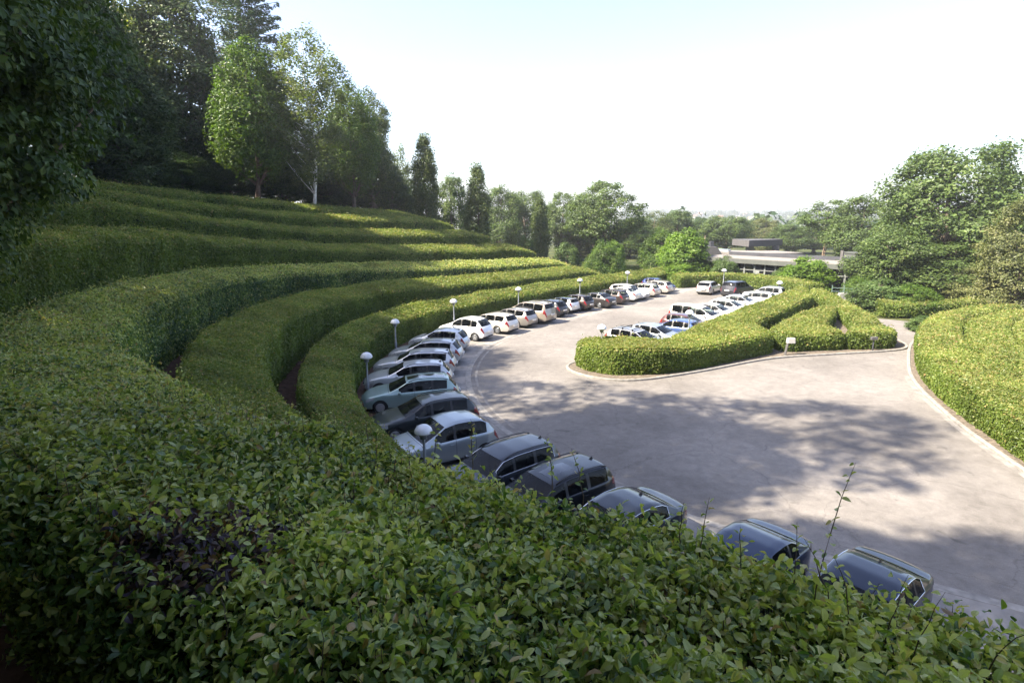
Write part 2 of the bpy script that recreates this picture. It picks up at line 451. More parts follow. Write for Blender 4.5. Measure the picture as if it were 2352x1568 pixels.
# ------------------------------------------------------------------ terrain, tarmac, kerbs
def axis(lo, hi, step, ext, g):
    a = list(np.arange(lo, hi + 1e-6, step)); s = step
    up = []; x = hi
    while x < ext: s *= g; x += s; up.append(x)
    s = step; dn = []; x = lo
    while x > -ext: s *= g; x -= s; dn.append(x)
    return np.array(dn[::-1] + a + up)
GX = axis(-60, 75, .8, 4200, 1.16); GY = axis(-25, 110, .8, 4200, 1.16)
XX, YY = np.meshgrid(GX, GY)
ZZ = height(XX.ravel(), YY.ravel()) - .12
nx, ny = len(GX), len(GY)
idx = np.arange(nx * ny).reshape(ny, nx)
q = np.stack([idx[:-1, :-1], idx[:-1, 1:], idx[1:, 1:], idx[1:, :-1]], -1).reshape(-1, 4)
_si, _d = curve_coords(XX.ravel(), YY.ravel())
bank_f = (sstep(0, 1, _d) * (1 - sstep(60, 75, _d)) * (1 - sstep(290, 330, _si)))[q].mean(axis=1)
tag(mobj("ground", np_mesh("ground", np.c_[XX.ravel(), YY.ravel(), ZZ], q, np.full(len(q), 4), [M['ground']], smooth=True, attrs={'bank': bank_f})), kind="structure")

def edge_line(d, i0, i1, step=2):
    j = np.arange(i0 + i_ref, min(i1 + i_ref, len(CE) - 1), step)
    return CE[j] + NE[j] * (d if not callable(d) else d(SI[j])[:, None])

def sheet(name, poly, z, mat):
    me = bpy.data.meshes.new(name)
    me.from_pydata([(p[0], p[1], z) for p in poly], [], [tuple(range(len(poly)))])
    bm = bmesh.new(); bm.from_mesh(me)
    bmesh.ops.triangulate(bm, faces=bm.faces[:])
    bmesh.ops.recalc_face_normals(bm, faces=bm.faces[:])
    for f in bm.faces:
        if f.normal.z < 0: f.normal_flip()
    bm.to_mesh(me); bm.free()
    me.materials.append(mat)
    return tag(mobj(name, me), kind="structure")

lot = [tuple(p) for p in edge_line(-.15, -78, 392, 3)] + [(22, 72), (29, 71.5), (32.5, 66), (32, 58), (32, 50), (35, 47.5), (40, 49), (46, 51), (47, 46), (42, 42), (44, 20), (44, 2)]
sheet("tarmac", lot, 0.0, M['asphalt'])
# leaf litter strip at the foot of the lowest hedge
a_ = edge_line(-.30, -60, 392, 2); b_ = edge_line(.9, -60, 392, 2)
def ribbon(name, a, b, z, mat, zb=None, kind="structure"):
    n = len(a)
    V = np.vstack([np.c_[a, np.full(n, z)], np.c_[b, np.full(n, z if zb is None else zb)]])
    i = np.arange(n - 1)
    q = np.stack([i, i + 1, i + 1 + n, i + n], -1)
    e1 = V[1] - V[0]; e2 = V[n] - V[0]
    if e1[0] * e2[1] - e1[1] * e2[0] < 0: q = q[:, ::-1]
    return tag(mobj(name, np_mesh(name, V, q, np.full(len(q), 4), [mat])), kind=kind)
ribbon("leaf_litter", a_, b_, .03, M['soil'], .06)
ribbon("stall_paving", edge_line(-5.25, -40, 372, 2), edge_line(-.30, -40, 372, 2), .004, M['stall'])
def curb(name, line, w, h, mat, side=1, z0=-.02):
    """raised kerb swept along a line; side says where its body lies"""
    line = np.asarray(line, float)
    T = unit(np.gradient(line, axis=0)); N = np.c_[-T[:, 1], T[:, 0]] * side
    prof = [(0, z0), (0, h - .02), (.025, h), (w - .025, h), (w, h - .02), (w, z0)]
    n = len(line); V = []; m = len(prof)
    for o, z in prof: V.append(np.c_[line + N * o, np.full(n, z)])
    V = np.vstack(V); q = []
    i = np.arange(n - 1)
    for k in range(m - 1):
        a = np.stack([k * n + i, k * n + i + 1, (k + 1) * n + i + 1, (k + 1) * n + i], -1)
        q.append(a if side < 0 else a[:, ::-1])
    q = np.vstack(q)
    return tag(mobj(name, np_mesh(name, V, q, np.full(len(q), 4), [mat])), kind="structure")
curb("drain_strip", edge_line(-5.28, -40, 372, 2), .34, .012, M['concrete'], 1)
curb("drain_strip", edge_line(-5.66, 60, 372, 2), .16, .008, M['stall'], 1)

ISL = 7.55 / 7.35
def isl(pts): return [(x * ISL, y * ISL) for x, y in pts]
def spline(pts, ds=.35, closed=False):
    P = np.array(pts, float)
    if closed:
        Q = np.vstack([P[-2:], P, P[:2]])
        C = catmull(Q, 14)[28:-28]
        C = np.vstack([C, C[:1]])
    else: C = catmull(P, 14)
    return resample(C, ds)
# island bed with kerb all round the driving side
isl_kerb = spline([(17.4, 44.9), (11, 36.8), (6.2, 35.0), (4.1, 34.4), (3.25, 33.1), (3.7, 31.6), (5.2, 30.35), (7.2, 30.3), (10.8, 31.9), (16.4, 35.0), (20.7, 36.1), (24.9, 37.0), (27.0, 37.9), (28.0, 39.6), (28.6, 42.5), (29.9, 46.5), (31.3, 52), (32.3, 58)])
curb("island_kerb", isl_kerb, .16, .11, M['concrete'], 1)
bed = [tuple(p) for p in isl_kerb] + [(31, 60.2), (29.7, 60.8)]
sheet("planting_bed", bed, .07, M['drysoil'])
# the road's right hand kerb and verge
RC = spline([(16.6, 8), (17.2, 13), (17.9, 17), (18.8, 21), (20.0, 25), (22.2, 30.4), (25.2, 35.2), (28.6, 39.8), (32.5, 43.6), (38, 47.2), (44, 49.6)])
curb("road_kerb", RC[:-8], .18, .10, M['concrete'], -1)
TR = unit(np.gradient(RC, axis=0)); NR = np.c_[TR[:, 1], -TR[:, 0]]
sheet("planting_bed", [tuple(p) for p in RC] + [(60, 55), (70, 30), (60, 5), (30, 5)], .06, M['drysoil'])
ribbon("gutter", RC[10:70] - NR[10:70] * .26, RC[10:70] - NR[10:70] * .02, .005, M['stall'])

# ------------------------------------------------------------------ leaves
TMPL = np.array([  # a folded, slightly drooping leaf: x across, y along, z up
    (0, 0, 0), (0, .22, .0), (0, .5, -.02), (0, .78, -.07), (0, 1, -.15),
    (-.19, .16, .05), (-.30, .42, .07), (-.24, .70, .0), (-.10, .88, -.08),
    (.19, .16, .05), (.30, .42, .07), (.24, .70, .0), (.10, .88, -.08)], float)
TF = [(0, 1, 5), (1, 2, 6, 5), (2, 3, 7, 6), (3, 4, 8), (3, 8, 7), (0, 9, 1), (1, 9, 10, 2), (2, 10, 11, 3), (3, 12, 4), (3, 11, 12)]

def frames(N, lay=0.0):
    """random long axis in the plane of the leaf; lay>0 pulls the long axis towards hanging/out"""
    r = unit(rng.normal(size=N.shape))
    A = unit(r - N * np.sum(r * N, axis=1, keepdims=True))
    B = np.cross(N, A)
    return A, B

def kite_leaves(P, N, size, hue, aspect=.6, fold=.16):
    n = len(P)
    A, B = frames(N)
    s = size[:, None]
    base = P - A * s * .5; tip = P + A * s * .5
    m = P - A * s * .06 + N * s * fold
    l = m - B * s * aspect * .5; r = m + B * s * aspect * .5
    V = np.stack([base, r, tip, l], 1).reshape(-1, 3)
    return V, np.arange(4 * n), np.full(n, 4), hue

def full_leaves(P, N, size, hue):
    n = len(P)
    A, B = frames(N)
    A = unit(A - np.array([0, 0, .25])); B = unit(np.cross(N, A)); N2 = np.cross(A, B) * 1.0
    sgn = np.sign(np.sum(N2 * N, axis=1, keepdims=True)); N2 = N2 * sgn
    bend = rng.uniform(.3, 2.6, n)[:, None, None]; wid = rng.uniform(.65, 1.05, n)[:, None, None]
    t = TMPL[None] * np.ones((n, 1, 1))
    V = (P - A * size[:, None] * .4)[:, None, :] + size[:, None, None] * (t[:, :, :1] * wid * B[:, None] + t[:, :, 1:2] * A[:, None] + t[:, :, 2:] * bend * N2[:, None])
    lp = np.array([i for f in TF for i in f]); sz = np.array([len(f) for f in TF])
    L = (np.arange(n)[:, None] * len(TMPL) + lp[None]).ravel()
    return V.reshape(-1, 3), L, np.tile(sz, n), np.repeat(hue, len(TF))

class Leaves:
    def __init__(s): s.V = []; s.L = []; s.S = []; s.H = []; s.M = []; s.n = 0
    def add(s, V, L, S, H, m=0):
        s.M.append(np.full(len(S), m))
        s.V.append(V); s.L.append(np.asarray(L) + s.n); s.S.append(S); s.H.append(H); s.n += len(V)
    def mesh(s, name, *mats):
        return np_mesh(name, np.vstack(s.V), np.concatenate(s.L), np.concatenate(s.S), list(mats), midx=np.concatenate(s.M), smooth=False, attrs={"hue": np.concatenate(s.H)})

EYEV = np.array([0, 0, EYE])
def tri_points(V, tris, dens):
    a, b, c = V[tris[:, 0]], V[tris[:, 1]], V[tris[:, 2]]
    nn = np.cross(b - a, c - a); area = np.linalg.norm(nn, axis=1) / 2; nn = unit(nn)
    cnt = rng.poisson(area * dens)
    k = np.repeat(np.arange(len(tris)), cnt)
    u, v = rng.random(len(k)), rng.random(len(k))
    f = u + v > 1; u[f] = 1 - u[f]; v[f] = 1 - v[f]
    return a[k] + (b[k] - a[k]) * u[:, None] + (c[k] - a[k]) * v[:, None], nn[k], k

LEAFCOUNT = [0]
def clothe(V, quads, L, lit_tips=.85, near_full=5.6, copper=None, cover=2.3):
    """spread leaves over a hedge's surface: small and many near the viewer, larger clusters far away"""
    tris = np.vstack([quads[:, [0, 1, 2]], quads[:, [0, 2, 3]]])
    cen = V[tris].mean(axis=1)
    a, b, c = V[tris[:, 0]], V[tris[:, 1]], V[tris[:, 2]]
    nn = unit(np.cross(b - a, c - a))
    to = EYEV - cen; r = np.linalg.norm(to, axis=1)
    facing = np.sum(nn * to, axis=1) / r
    size = np.interp(r, [2, 6.5, 12, 25, 45, 80], [.044, .052, .060, .088, .122, .175])
    dens = cover / (.30 * size ** 2)
    dens *= np.where(facing < -.15, .3, 1.0)
    dens = np.where(r < near_full, dens * 1.25, dens)
    P, N, k = tri_points(V, tris, dens)
    s = size[k] * rng.uniform(.65, 1.35, len(k)); rr = r[k]
    w = wob(P, 1.1, 3.0); w2 = wob(P, 4.0, 1.0)
    off = .05 * w + .035 * w2 + rng.normal(0, .3, len(k)) * s * .9 + .01
    off = off + np.where(rr < near_full, rng.normal(0, .055, len(k)) + .06 * wob(P, 5.0, 3.3) + .05 * wob(P, 11.0, 1.3), 0)
    depth = off - .05 * w - .035 * w2
    P = P + N * off[:, None]
    nf_ = rr < near_full
    Nj = unit(N + rng.normal(0, 1, N.shape) * np.where(nf_, .95, .62)[:, None] + np.array([0, 0, .25]))
    top = np.clip(N[:, 2], 0, 1); nf_ = rr < near_full
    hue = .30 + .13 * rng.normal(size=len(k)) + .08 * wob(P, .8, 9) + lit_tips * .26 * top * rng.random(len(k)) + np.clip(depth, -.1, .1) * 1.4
    tip = rng.random(len(k)) < .07 + .26 * top * lit_tips * 2  # young shoots pale the tops, raised further to part tops from shaded faces
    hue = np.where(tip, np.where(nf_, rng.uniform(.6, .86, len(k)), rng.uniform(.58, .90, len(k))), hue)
    brown = rng.random(len(k)) < (.004 + .03 * top) * (.6 + 2.2 * (wob(P, .5, 17) > .45))
    hue = np.where(brown, rng.uniform(.90, .96, len(k)), hue)
    hue = np.clip(hue, 0, .955)
    if copper is not None:
        for cx, cyy, cz, cr in copper:
            dd = np.sqrt((P[:, 0] - cx) ** 2 + (P[:, 1] - cyy) ** 2 + ((P[:, 2] - cz)) ** 2) + rng.normal(0, cr * .22, len(P))
            hue = np.where((dd < cr) & (rng.random(len(P)) < .6), rng.uniform(.955, 1, len(P)), hue)
    nf = rr < near_full
    if nf.any(): L.add(*full_leaves(P[nf], Nj[nf], s[nf] * 1.12, hue[nf]))
    L.add(*kite_leaves(P[~nf], Nj[~nf], s[~nf] * 1.1, hue[~nf], aspect=.68))
    # young shoots standing above the clipped top
    m = (top > .55) & (rng.random(len(k)) < .05) & ~nf
    Q = P[m]; n = len(Q)
    if n:
        hgt_ = rng.random(n) ** 2 * .26 + .04
        Q2 = Q + np.c_[rng.normal(0, .03, n), rng.normal(0, .03, n), hgt_]
        up = unit(np.c_[rng.normal(0, 1, n), rng.normal(0, 1, n), rng.uniform(0, .8, n)])
        L.add(*kite_leaves(Q2, up, s[m] * .85, rng.uniform(.6, .93, n), aspect=.55))
    LEAFCOUNT[0] += len(P)

def shrink(V, quads, d):
    n = np.zeros_like(V)
    fn = np.cross(V[quads[:, 2]] - V[quads[:, 0]], V[quads[:, 3]] - V[quads[:, 1]])
    for c in range(4): np.add.at(n, quads[:, c], fn)
    return V - unit(n) * d

def sweep_surface(a, b, za, zb, ga, gb, bulge=.06):
    """hedge body between inner line a and outer line b: steep faces, rounded shoulders, leaning top"""
    n = len(a)
    D = b - a; w = np.linalg.norm(D, axis=1, keepdims=True); D = D / w
    rows = []
    def row(t, z): rows.append(np.c_[a + D * (w * t), z])
    ha = za - ga; hb = zb - gb; dz = zb - za
    row(.03, ga); row(-.02, ga + ha * .33); row(-.03, ga + ha * .66); row(-.02, ga + ha * .93)
    row(.05, za + .02 + dz * .05)
    for t in (.2, .36, .52, .68, .82): row(t, za + dz * t + .05)
    row(.94, za + dz * .95); row(1.01, zb - .12 * hb)
    row(1.03, gb + hb * .6); row(1.02, gb + hb * .3); row(.98, gb)
    m = len(rows); V = np.vstack(rows)
    i = np.arange(n - 1); Q = []
    for k in range(m - 1): Q.append(np.stack([k * n + i, k * n + i + 1, (k + 1) * n + i + 1, (k + 1) * n + i], -1))
    # end caps
    for e in (0, n - 1):
        for k in range(m // 2):
            q = [k * n + e, (k + 1) * n + e, (m - 2 - k) * n + e, (m - 1 - k) * n + e]
            if k < m // 2 - 0: Q.append(np.array([q if e == 0 else q[::-1]]))
    Q = np.vstack(Q)
    P0 = V[Q[0]]
    nrm = np.cross(P0[1] - P0[0], P0[2] - P0[0])
    if nrm[:2] @ D[0] > 0: Q = Q[:, ::-1]
    Vn = V.copy(); nn = wob(V, .55, 5.0); Vn += np.c_[wob(V, .6, 1.0), wob(V, .6, 2.0), wob(V, .5, 4.0)] * np.array([.09, .09, .08])
    return Vn, Q

# twigs and long shoots rising out of the nearest hedge
def mb_arrays(tw):
    f = tw.f
    return np.array(tw.v, float), np.array([i for q in f for i in q]), np.array([len(q) for q in f]), np.zeros(len(f))
def shoot_into(L, tw, x, y, z, hh):
    lean = rng.normal(0, .22, 2)
    pts = [(x + lean[0] * hh * t * t + rng.normal(0, .004), y + lean[1] * hh * t * t + rng.normal(0, .004), z - .08 + (hh + .08) * t) for t in np.linspace(0, 1, 6)]
    tw.tube(pts, [.0036, .0034, .003, .0026, .002, .001], 4)
    P = []; N = []; S = []; Hh = []
    nl = int(4 + hh * 26)
    for q in range(nl):
        t = .3 + .7 * (q + .5) / nl
        a = np.array(pts[int(t * 5)]); b = np.array(pts[min(int(t * 5) + 1, 5)])
        p = a + (b - a) * (t * 5 - int(t * 5))
        ang = q * 2.4 + rng.normal(0, .4); sz = rng.uniform(.034, .058) * (1.15 - .45 * t)
        out = np.array([math.cos(ang), math.sin(ang), rng.uniform(-.1, .5)])
        P.append(p + out * sz * .5); N.append(np.array([out[0] * -.45, out[1] * -.45, 1]) + rng.normal(0, .3, 3)); S.append(sz); Hh.append(rng.uniform(.45, .93) if t > .5 else rng.uniform(.3, .8))
    L.add(*full_leaves(np.array(P), unit(np.array(N)), np.array(S), np.array(Hh)))
TALL_SHOOTS = [(1870, 2.65, .62), (1822, 2.7, .36), (1905, 2.6, .30), (1700, 2.85, .3), (1610, 3.1, .3), (2100, 2.3, .26), (2040, 2.4, .3), (1085, 4.3, .4), (1270, 3.9, .42), (700, 5.0, .3), (1340, 3.8, .3), (1950, 2.5, .34), (2270, 2.2, .3), (1560, 3.2, .3), (1000, 4.3, .35)]
def near_shoots(L, h):
    tw = MB(); lines = []
    js = np.arange(10 + i_ref, 128 + i_ref)
    for _ in range(3600):
        j = int(rng.choice(js)); s = SI[j]; t = rng.uniform(.03, .97)
        di = float(d_in(3, s)) + float(hw(3, s)) * t
        p = CE[j] + NE[j] * di + TE[j] * rng.uniform(-.12, .12)
        z = float(top_out(3, s) - slope_z(3, s) * (1 - t))
        if np.hypot(*p) > 11: continue
        lines.append((p[0], p[1], z, rng.uniform(.06, .2)))
    for q in lines: shoot_into(L, tw, *q)
    for _ in range(300):   # bare twigs inside the top
        x, y, z, hh = lines[int(rng.integers(len(lines)))]
        d = rng.normal(0, .16, 2)
        tw.tube([(x + d[0], y + d[1], z - .2), (x + d[0] * .4, y + d[1] * .4, z - .04), (x, y, z + .05)], [.004, .003, .002], 4)
    L.add(*mb_arrays(tw), 1)
    for u, Y, hh in TALL_SHOOTS:
        Y *= .9; z = 7.2; l2 = Leaves(); t2 = MB()
        shoot_into(l2, t2, x_at(u, Y, z), Y, z, hh)
        l2.add(*mb_arrays(t2), 1)
        mobj("shoot", l2.mesh("shoot", M['near_leaf'], M['twig']), h)

def hedge_obj(label, V, Q, group, near=False, core_in=.11, **kw):
    core = shrink(V, Q, core_in)
    h = mobj("clipped_hedge", np_mesh("hedge_body", core, Q, np.full(len(Q), 4), [M['core']], smooth=True))
    tag(h, label, "hedge", group)
    L = Leaves(); clothe(V, Q, L, **kw)
    if near: near_shoots(L, h)
    mobj("foliage", L.mesh("hedge_leaves", M['near_leaf'] if near else M['hedge'], M['twig']), h)
    return h

def hedge_strip(label, a, b, za, zb, ga, gb, group, **kw):
    V, Q = sweep_surface(a, b, za, zb, ga, gb)
    return hedge_obj(label, V, Q, group, **kw)

TERR = "clipped hedges on the terraces"
def terrace(k, i0, i1, label, step=2, **kw):
    j = np.arange(i0 + i_ref, i1 + i_ref, step); s = SI[j]
    di = d_in(k, s)[:, None]
    a = CE[j] + NE[j] * di; b = CE[j] + NE[j] * (di + hw(k, s)[:, None])
    zb = top_out(k, s); za = zb - slope_z(k, s)
    end = sstep(i1 - 16, i1 + 2, s.astype(float)); zb = zb - end * .7; za = za - end * .45
    ga = height(a[:, 0], a[:, 1]) - .15; gb = height(b[:, 0], b[:, 1]) - .15
    za = np.maximum(za, ga + .5); zb = np.maximum(zb, gb + .5)
    return hedge_strip(label, a, b, za, zb, ga, gb, TERR, **kw)

terrace(1, -30, HILL_END[1], "lowest terrace hedge, clipped hornbeam close behind the lamps and curved car row", lit_tips=.6)
terrace(2, -20, HILL_END[2], "terrace hedge second up from the car park, just above the hedge behind the lamps")
# the nearest hedge is the third terrace sweeping round in front of the viewer
NEAR_COPPER = [(*ground_pt(470, 1265, 7.36), 7.36, .30), (*ground_pt(330, 1225, 7.36), 7.36, .2), (*ground_pt(560, 1210, 7.3), 7.3, .16)]
h3 = terrace(3, -40, HILL_END[3], "big leafy hedge filling the foreground and curving away as third terrace", near=True, copper=NEAR_COPPER)
terrace(4, 20, HILL_END[4], "terrace hedge with a tall dark face at the left edge, above the foreground hedge", copper=[(-17.5, 30, 7, .5)])
terrace(5, 90, HILL_END[5], "fifth terrace hedge up the bank, third below the trees on top")
terrace(6, 110, HILL_END[6], "sixth terrace hedge up the bank, second below the trees on top")
terrace(7, 120, HILL_END[7], "topmost terrace hedge along the feet of the tall trees")

def inside_poly(P, poly):
    x, y = P[:, 0], P[:, 1]; c = np.zeros(len(P), bool)
    x1, y1 = poly[:, 0], poly[:, 1]; x2, y2 = np.roll(x1, -1), np.roll(y1, -1)
    for a, b, e, f in zip(x1, y1, x2, y2):
        if b == f: continue
        m = ((b > y) != (f > y)) & (x < (e - a) * (y - b) / (f - b) + a)
        c ^= m
    return c

def poly_hedge(label, outline, zf, group, z0=.05, ds=.4, **kw):
    """a clipped hedge of any outline: steep faces, rounded shoulder, gently uneven top"""
    from mathutils.geometry import delaunay_2d_cdt
    outline = np.array(outline, float)
    C = resample(np.vstack([outline, outline[:1]]), ds)
    ar = np.sum(C[:, 0] * np.roll(C[:, 1], -1) - np.roll(C[:, 0], -1) * C[:, 1])
    if ar < 0: C = C[::-1]
    C = np.c_[[np.convolve(np.r_[C[-1:, i], C[:, i], C[:1, i]], np.array([.2, .6, .2]), 'valid') for i in (0, 1)]].T
    n = len(C)
    T = unit(np.roll(C, -1, 0) - np.roll(C, 1, 0)); N = np.c_[T[:, 1], -T[:, 0]]
    zt = np.array([zf(*p) for p in C])
    rows = [np.c_[C - N * .03, np.full(n, z0)], np.c_[C + N * .03, z0 + (zt - z0) * .35], np.c_[C + N * .02, z0 + (zt - z0) * .7], np.c_[C - N * .01, zt - .09], np.c_[C - N * .10, zt]]
    V = np.vstack(rows); Q = []
    i = np.arange(n); i2 = (i + 1) % n
    for k in range(4): Q.append(np.stack([k * n + i, k * n + i2, (k + 1) * n + i2, (k + 1) * n + i], -1))
    ring = rows[-1][:, :2]
    lo, hi = ring.min(0), ring.max(0)
    gx, gy = np.meshgrid(np.arange(lo[0], hi[0], .7), np.arange(lo[1], hi[1], .7))
    G = np.c_[gx.ravel(), gy.ravel()]; G = G[inside_poly(G, ring)]
    if len(G):
        G = G[np.min(np.hypot(G[:, None, 0] - ring[None, :, 0], G[:, None, 1] - ring[None, :, 1]), axis=1) > .3]
    pts = [Vector(p) for p in ring] + [Vector(p) for p in G]
    vo, _, fo, _, _, _ = delaunay_2d_cdt(pts, [(k, (k + 1) % n) for k in range(n)], [], 1, 1e-4)
    tv = np.array([(p.x, p.y, zf(p.x, p.y) + .05) for p in vo])
    b0 = len(V); V = np.vstack([V, tv])
    tq = np.array([(b0 + f[0], b0 + f[1], b0 + f[2], b0 + f[2]) for f in fo if len(f) == 3])
    a, b, c = V[tq[:, 0]], V[tq[:, 1]], V[tq[:, 2]]
    fl = np.cross(b - a, c - a)[:, 2] < 0
    tq[fl] = tq[fl][:, [1, 0, 2, 2]]
    V = V + np.c_[wob(V, .6, 1.0), wob(V, .6, 2.0), wob(V, .5, 4.0)] * np.array([.06, .06, .05])
    Qs = np.vstack(Q)
    core_n = np.zeros_like(V)
    loops = np.concatenate([Qs.ravel(), tq[:, :3].ravel()]); sizes = np.r_[np.full(len(Qs), 4), np.full(len(tq), 3)]
    Vc = V.copy()
    cen = C.mean(0)
    for k in range(5): Vc[k * n:(k + 1) * n, :2] -= N * .10
    Vc[3 * n:, 2] -= .10
    Vc[b0:, :2] = cen + (Vc[b0:, :2] - cen) * .99
    h = mobj("clipped_hedge", np_mesh("hedge_body", Vc, loops, sizes, [M['core']], smooth=False))
    tag(h, label, "hedge", group)
    L = Leaves()
    clothe(V, Qs, L, **kw)
    # top: triangles stored as (a,b,c,c): the second half has no area
    clothe(V, tq, L, **kw)
    mobj("foliage", L.mesh("hedge_leaves", M['hedge']), h)
    return h

IG = "clipped hedges on the island"
def flat(x, y):     # tops lean down from the parking side to the drive
    q = (x - 9.55) * .776 - (y - 34.4) * .63
    return 1.52 - .40 * min(max(q / 5.5, 0), 1)
def isl_top(pts):      # survey points of the clipped tops, set out at the height they have there
    out = []
    for x, y in pts:
        k = ISL
        for _ in range(4): k = (EYE - flat(x * k, y * k)) / 7.35
        out.append((x * k, y * k))
    return out
poly_hedge("long island hedge along the car noses, its rounded end jutting into the tarmac",
           isl_top([(3.85, 32.9), (4.1, 33.5), (5.7, 33.9), (9.3, 33.5), (12.1, 37.3), (17.2, 43.5), (30.0, 59.0), (29.3, 56.7), (27.5, 51.6), (16.75, 38.4), (16.6, 36.8), (16.2, 34.35), (14.3, 33.3), (12.1, 32.0), (9.9, 30.9), (7.9, 30.5), (5.6, 30.6), (4.3, 31.6)]), flat, IG, lit_tips=.9)
poly_hedge("middle island hedge, a blunt wedge behind the leaning white-topped post",
           isl_top([(16.95, 36.7), (16.75, 34.7), (17.2, 34.3), (20.8, 34.9), (21.15, 35.6), (21.2, 36.7), (21.5, 38.4), (24.5, 42.6), (26.5, 46.2), (24.7, 45.6), (22.1, 43.0)]), flat, IG, lit_tips=.9)
poly_hedge("short island hedge at the sharp right-hand corner beside the road junction",
           isl_top([(21.05, 34.95), (24.0, 35.2), (24.9, 36.0), (25.2, 38.0), (23.3, 37.9), (21.5, 35.8)]), flat, IG, lit_tips=.9)
poly_hedge("island hedge running up the far right side of the island towards the terrace railings",
           isl_top([(25.3, 38.3), (23.5, 38.2), (25.3, 42.1), (26.8, 46.2), (28.1, 51.5), (29.8, 56.6), (30.8, 56.2), (29.8, 51.6), (28.0, 45.8), (26.6, 41)]), flat, IG, lit_tips=.9)

# far end of the car park
def offset_line(P, d):
    T = unit(np.gradient(P, axis=0)); return P + np.c_[-T[:, 1], T[:, 0]] * d
F = spline([(20.9, 70.6), (23, 71.6), (27.5, 72.0), (30.2, 69.5), (31.8, 65.5), (32.3, 61.5)])
fz = np.full(len(F), 1.55)
hedge_strip("clipped hedge closing the far end of the car park before the low building", F, offset_line(F, 1.7), fz - .1, fz, fz * 0, fz * 0, "hedges round the far end", lit_tips=.9)
# hedges right of the road
RG = "clipped hedges right of the road"
RL = ["front hedge right of the road, its sunlit face curving along the kerb", "second hedge in from the right-hand kerb, behind the first dark slit", "third hedge in from the right-hand kerb, near the right edge", "fourth hedge in from the right-hand kerb, nearest the trees at the right edge"]
for k in range(4):
    o = .5 + k * 2.45
    a = RC + NR * o; b = RC + NR * (o + 2.15)
    s0, s1 = 14, len(RC) - (10 + 10 * k)
    zz = np.full(s1 - s0, 1.72 + .10 * k)
    hedge_strip(RL[k], a[s0:s1], b[s0:s1], zz - .22, zz, zz * 0, zz * 0, RG, lit_tips=.9)
B = spline([(33.5, 50.5), (36, 50.2), (40, 50.8), (46, 53), (52, 55)])
bz = np.full(len(B), 1.2)
hedge_strip("low hedge across the road bend under the large oak", B, offset_line(B, 1.8), bz - .1, bz, bz * 0, bz * 0, RG, lit_tips=.8)


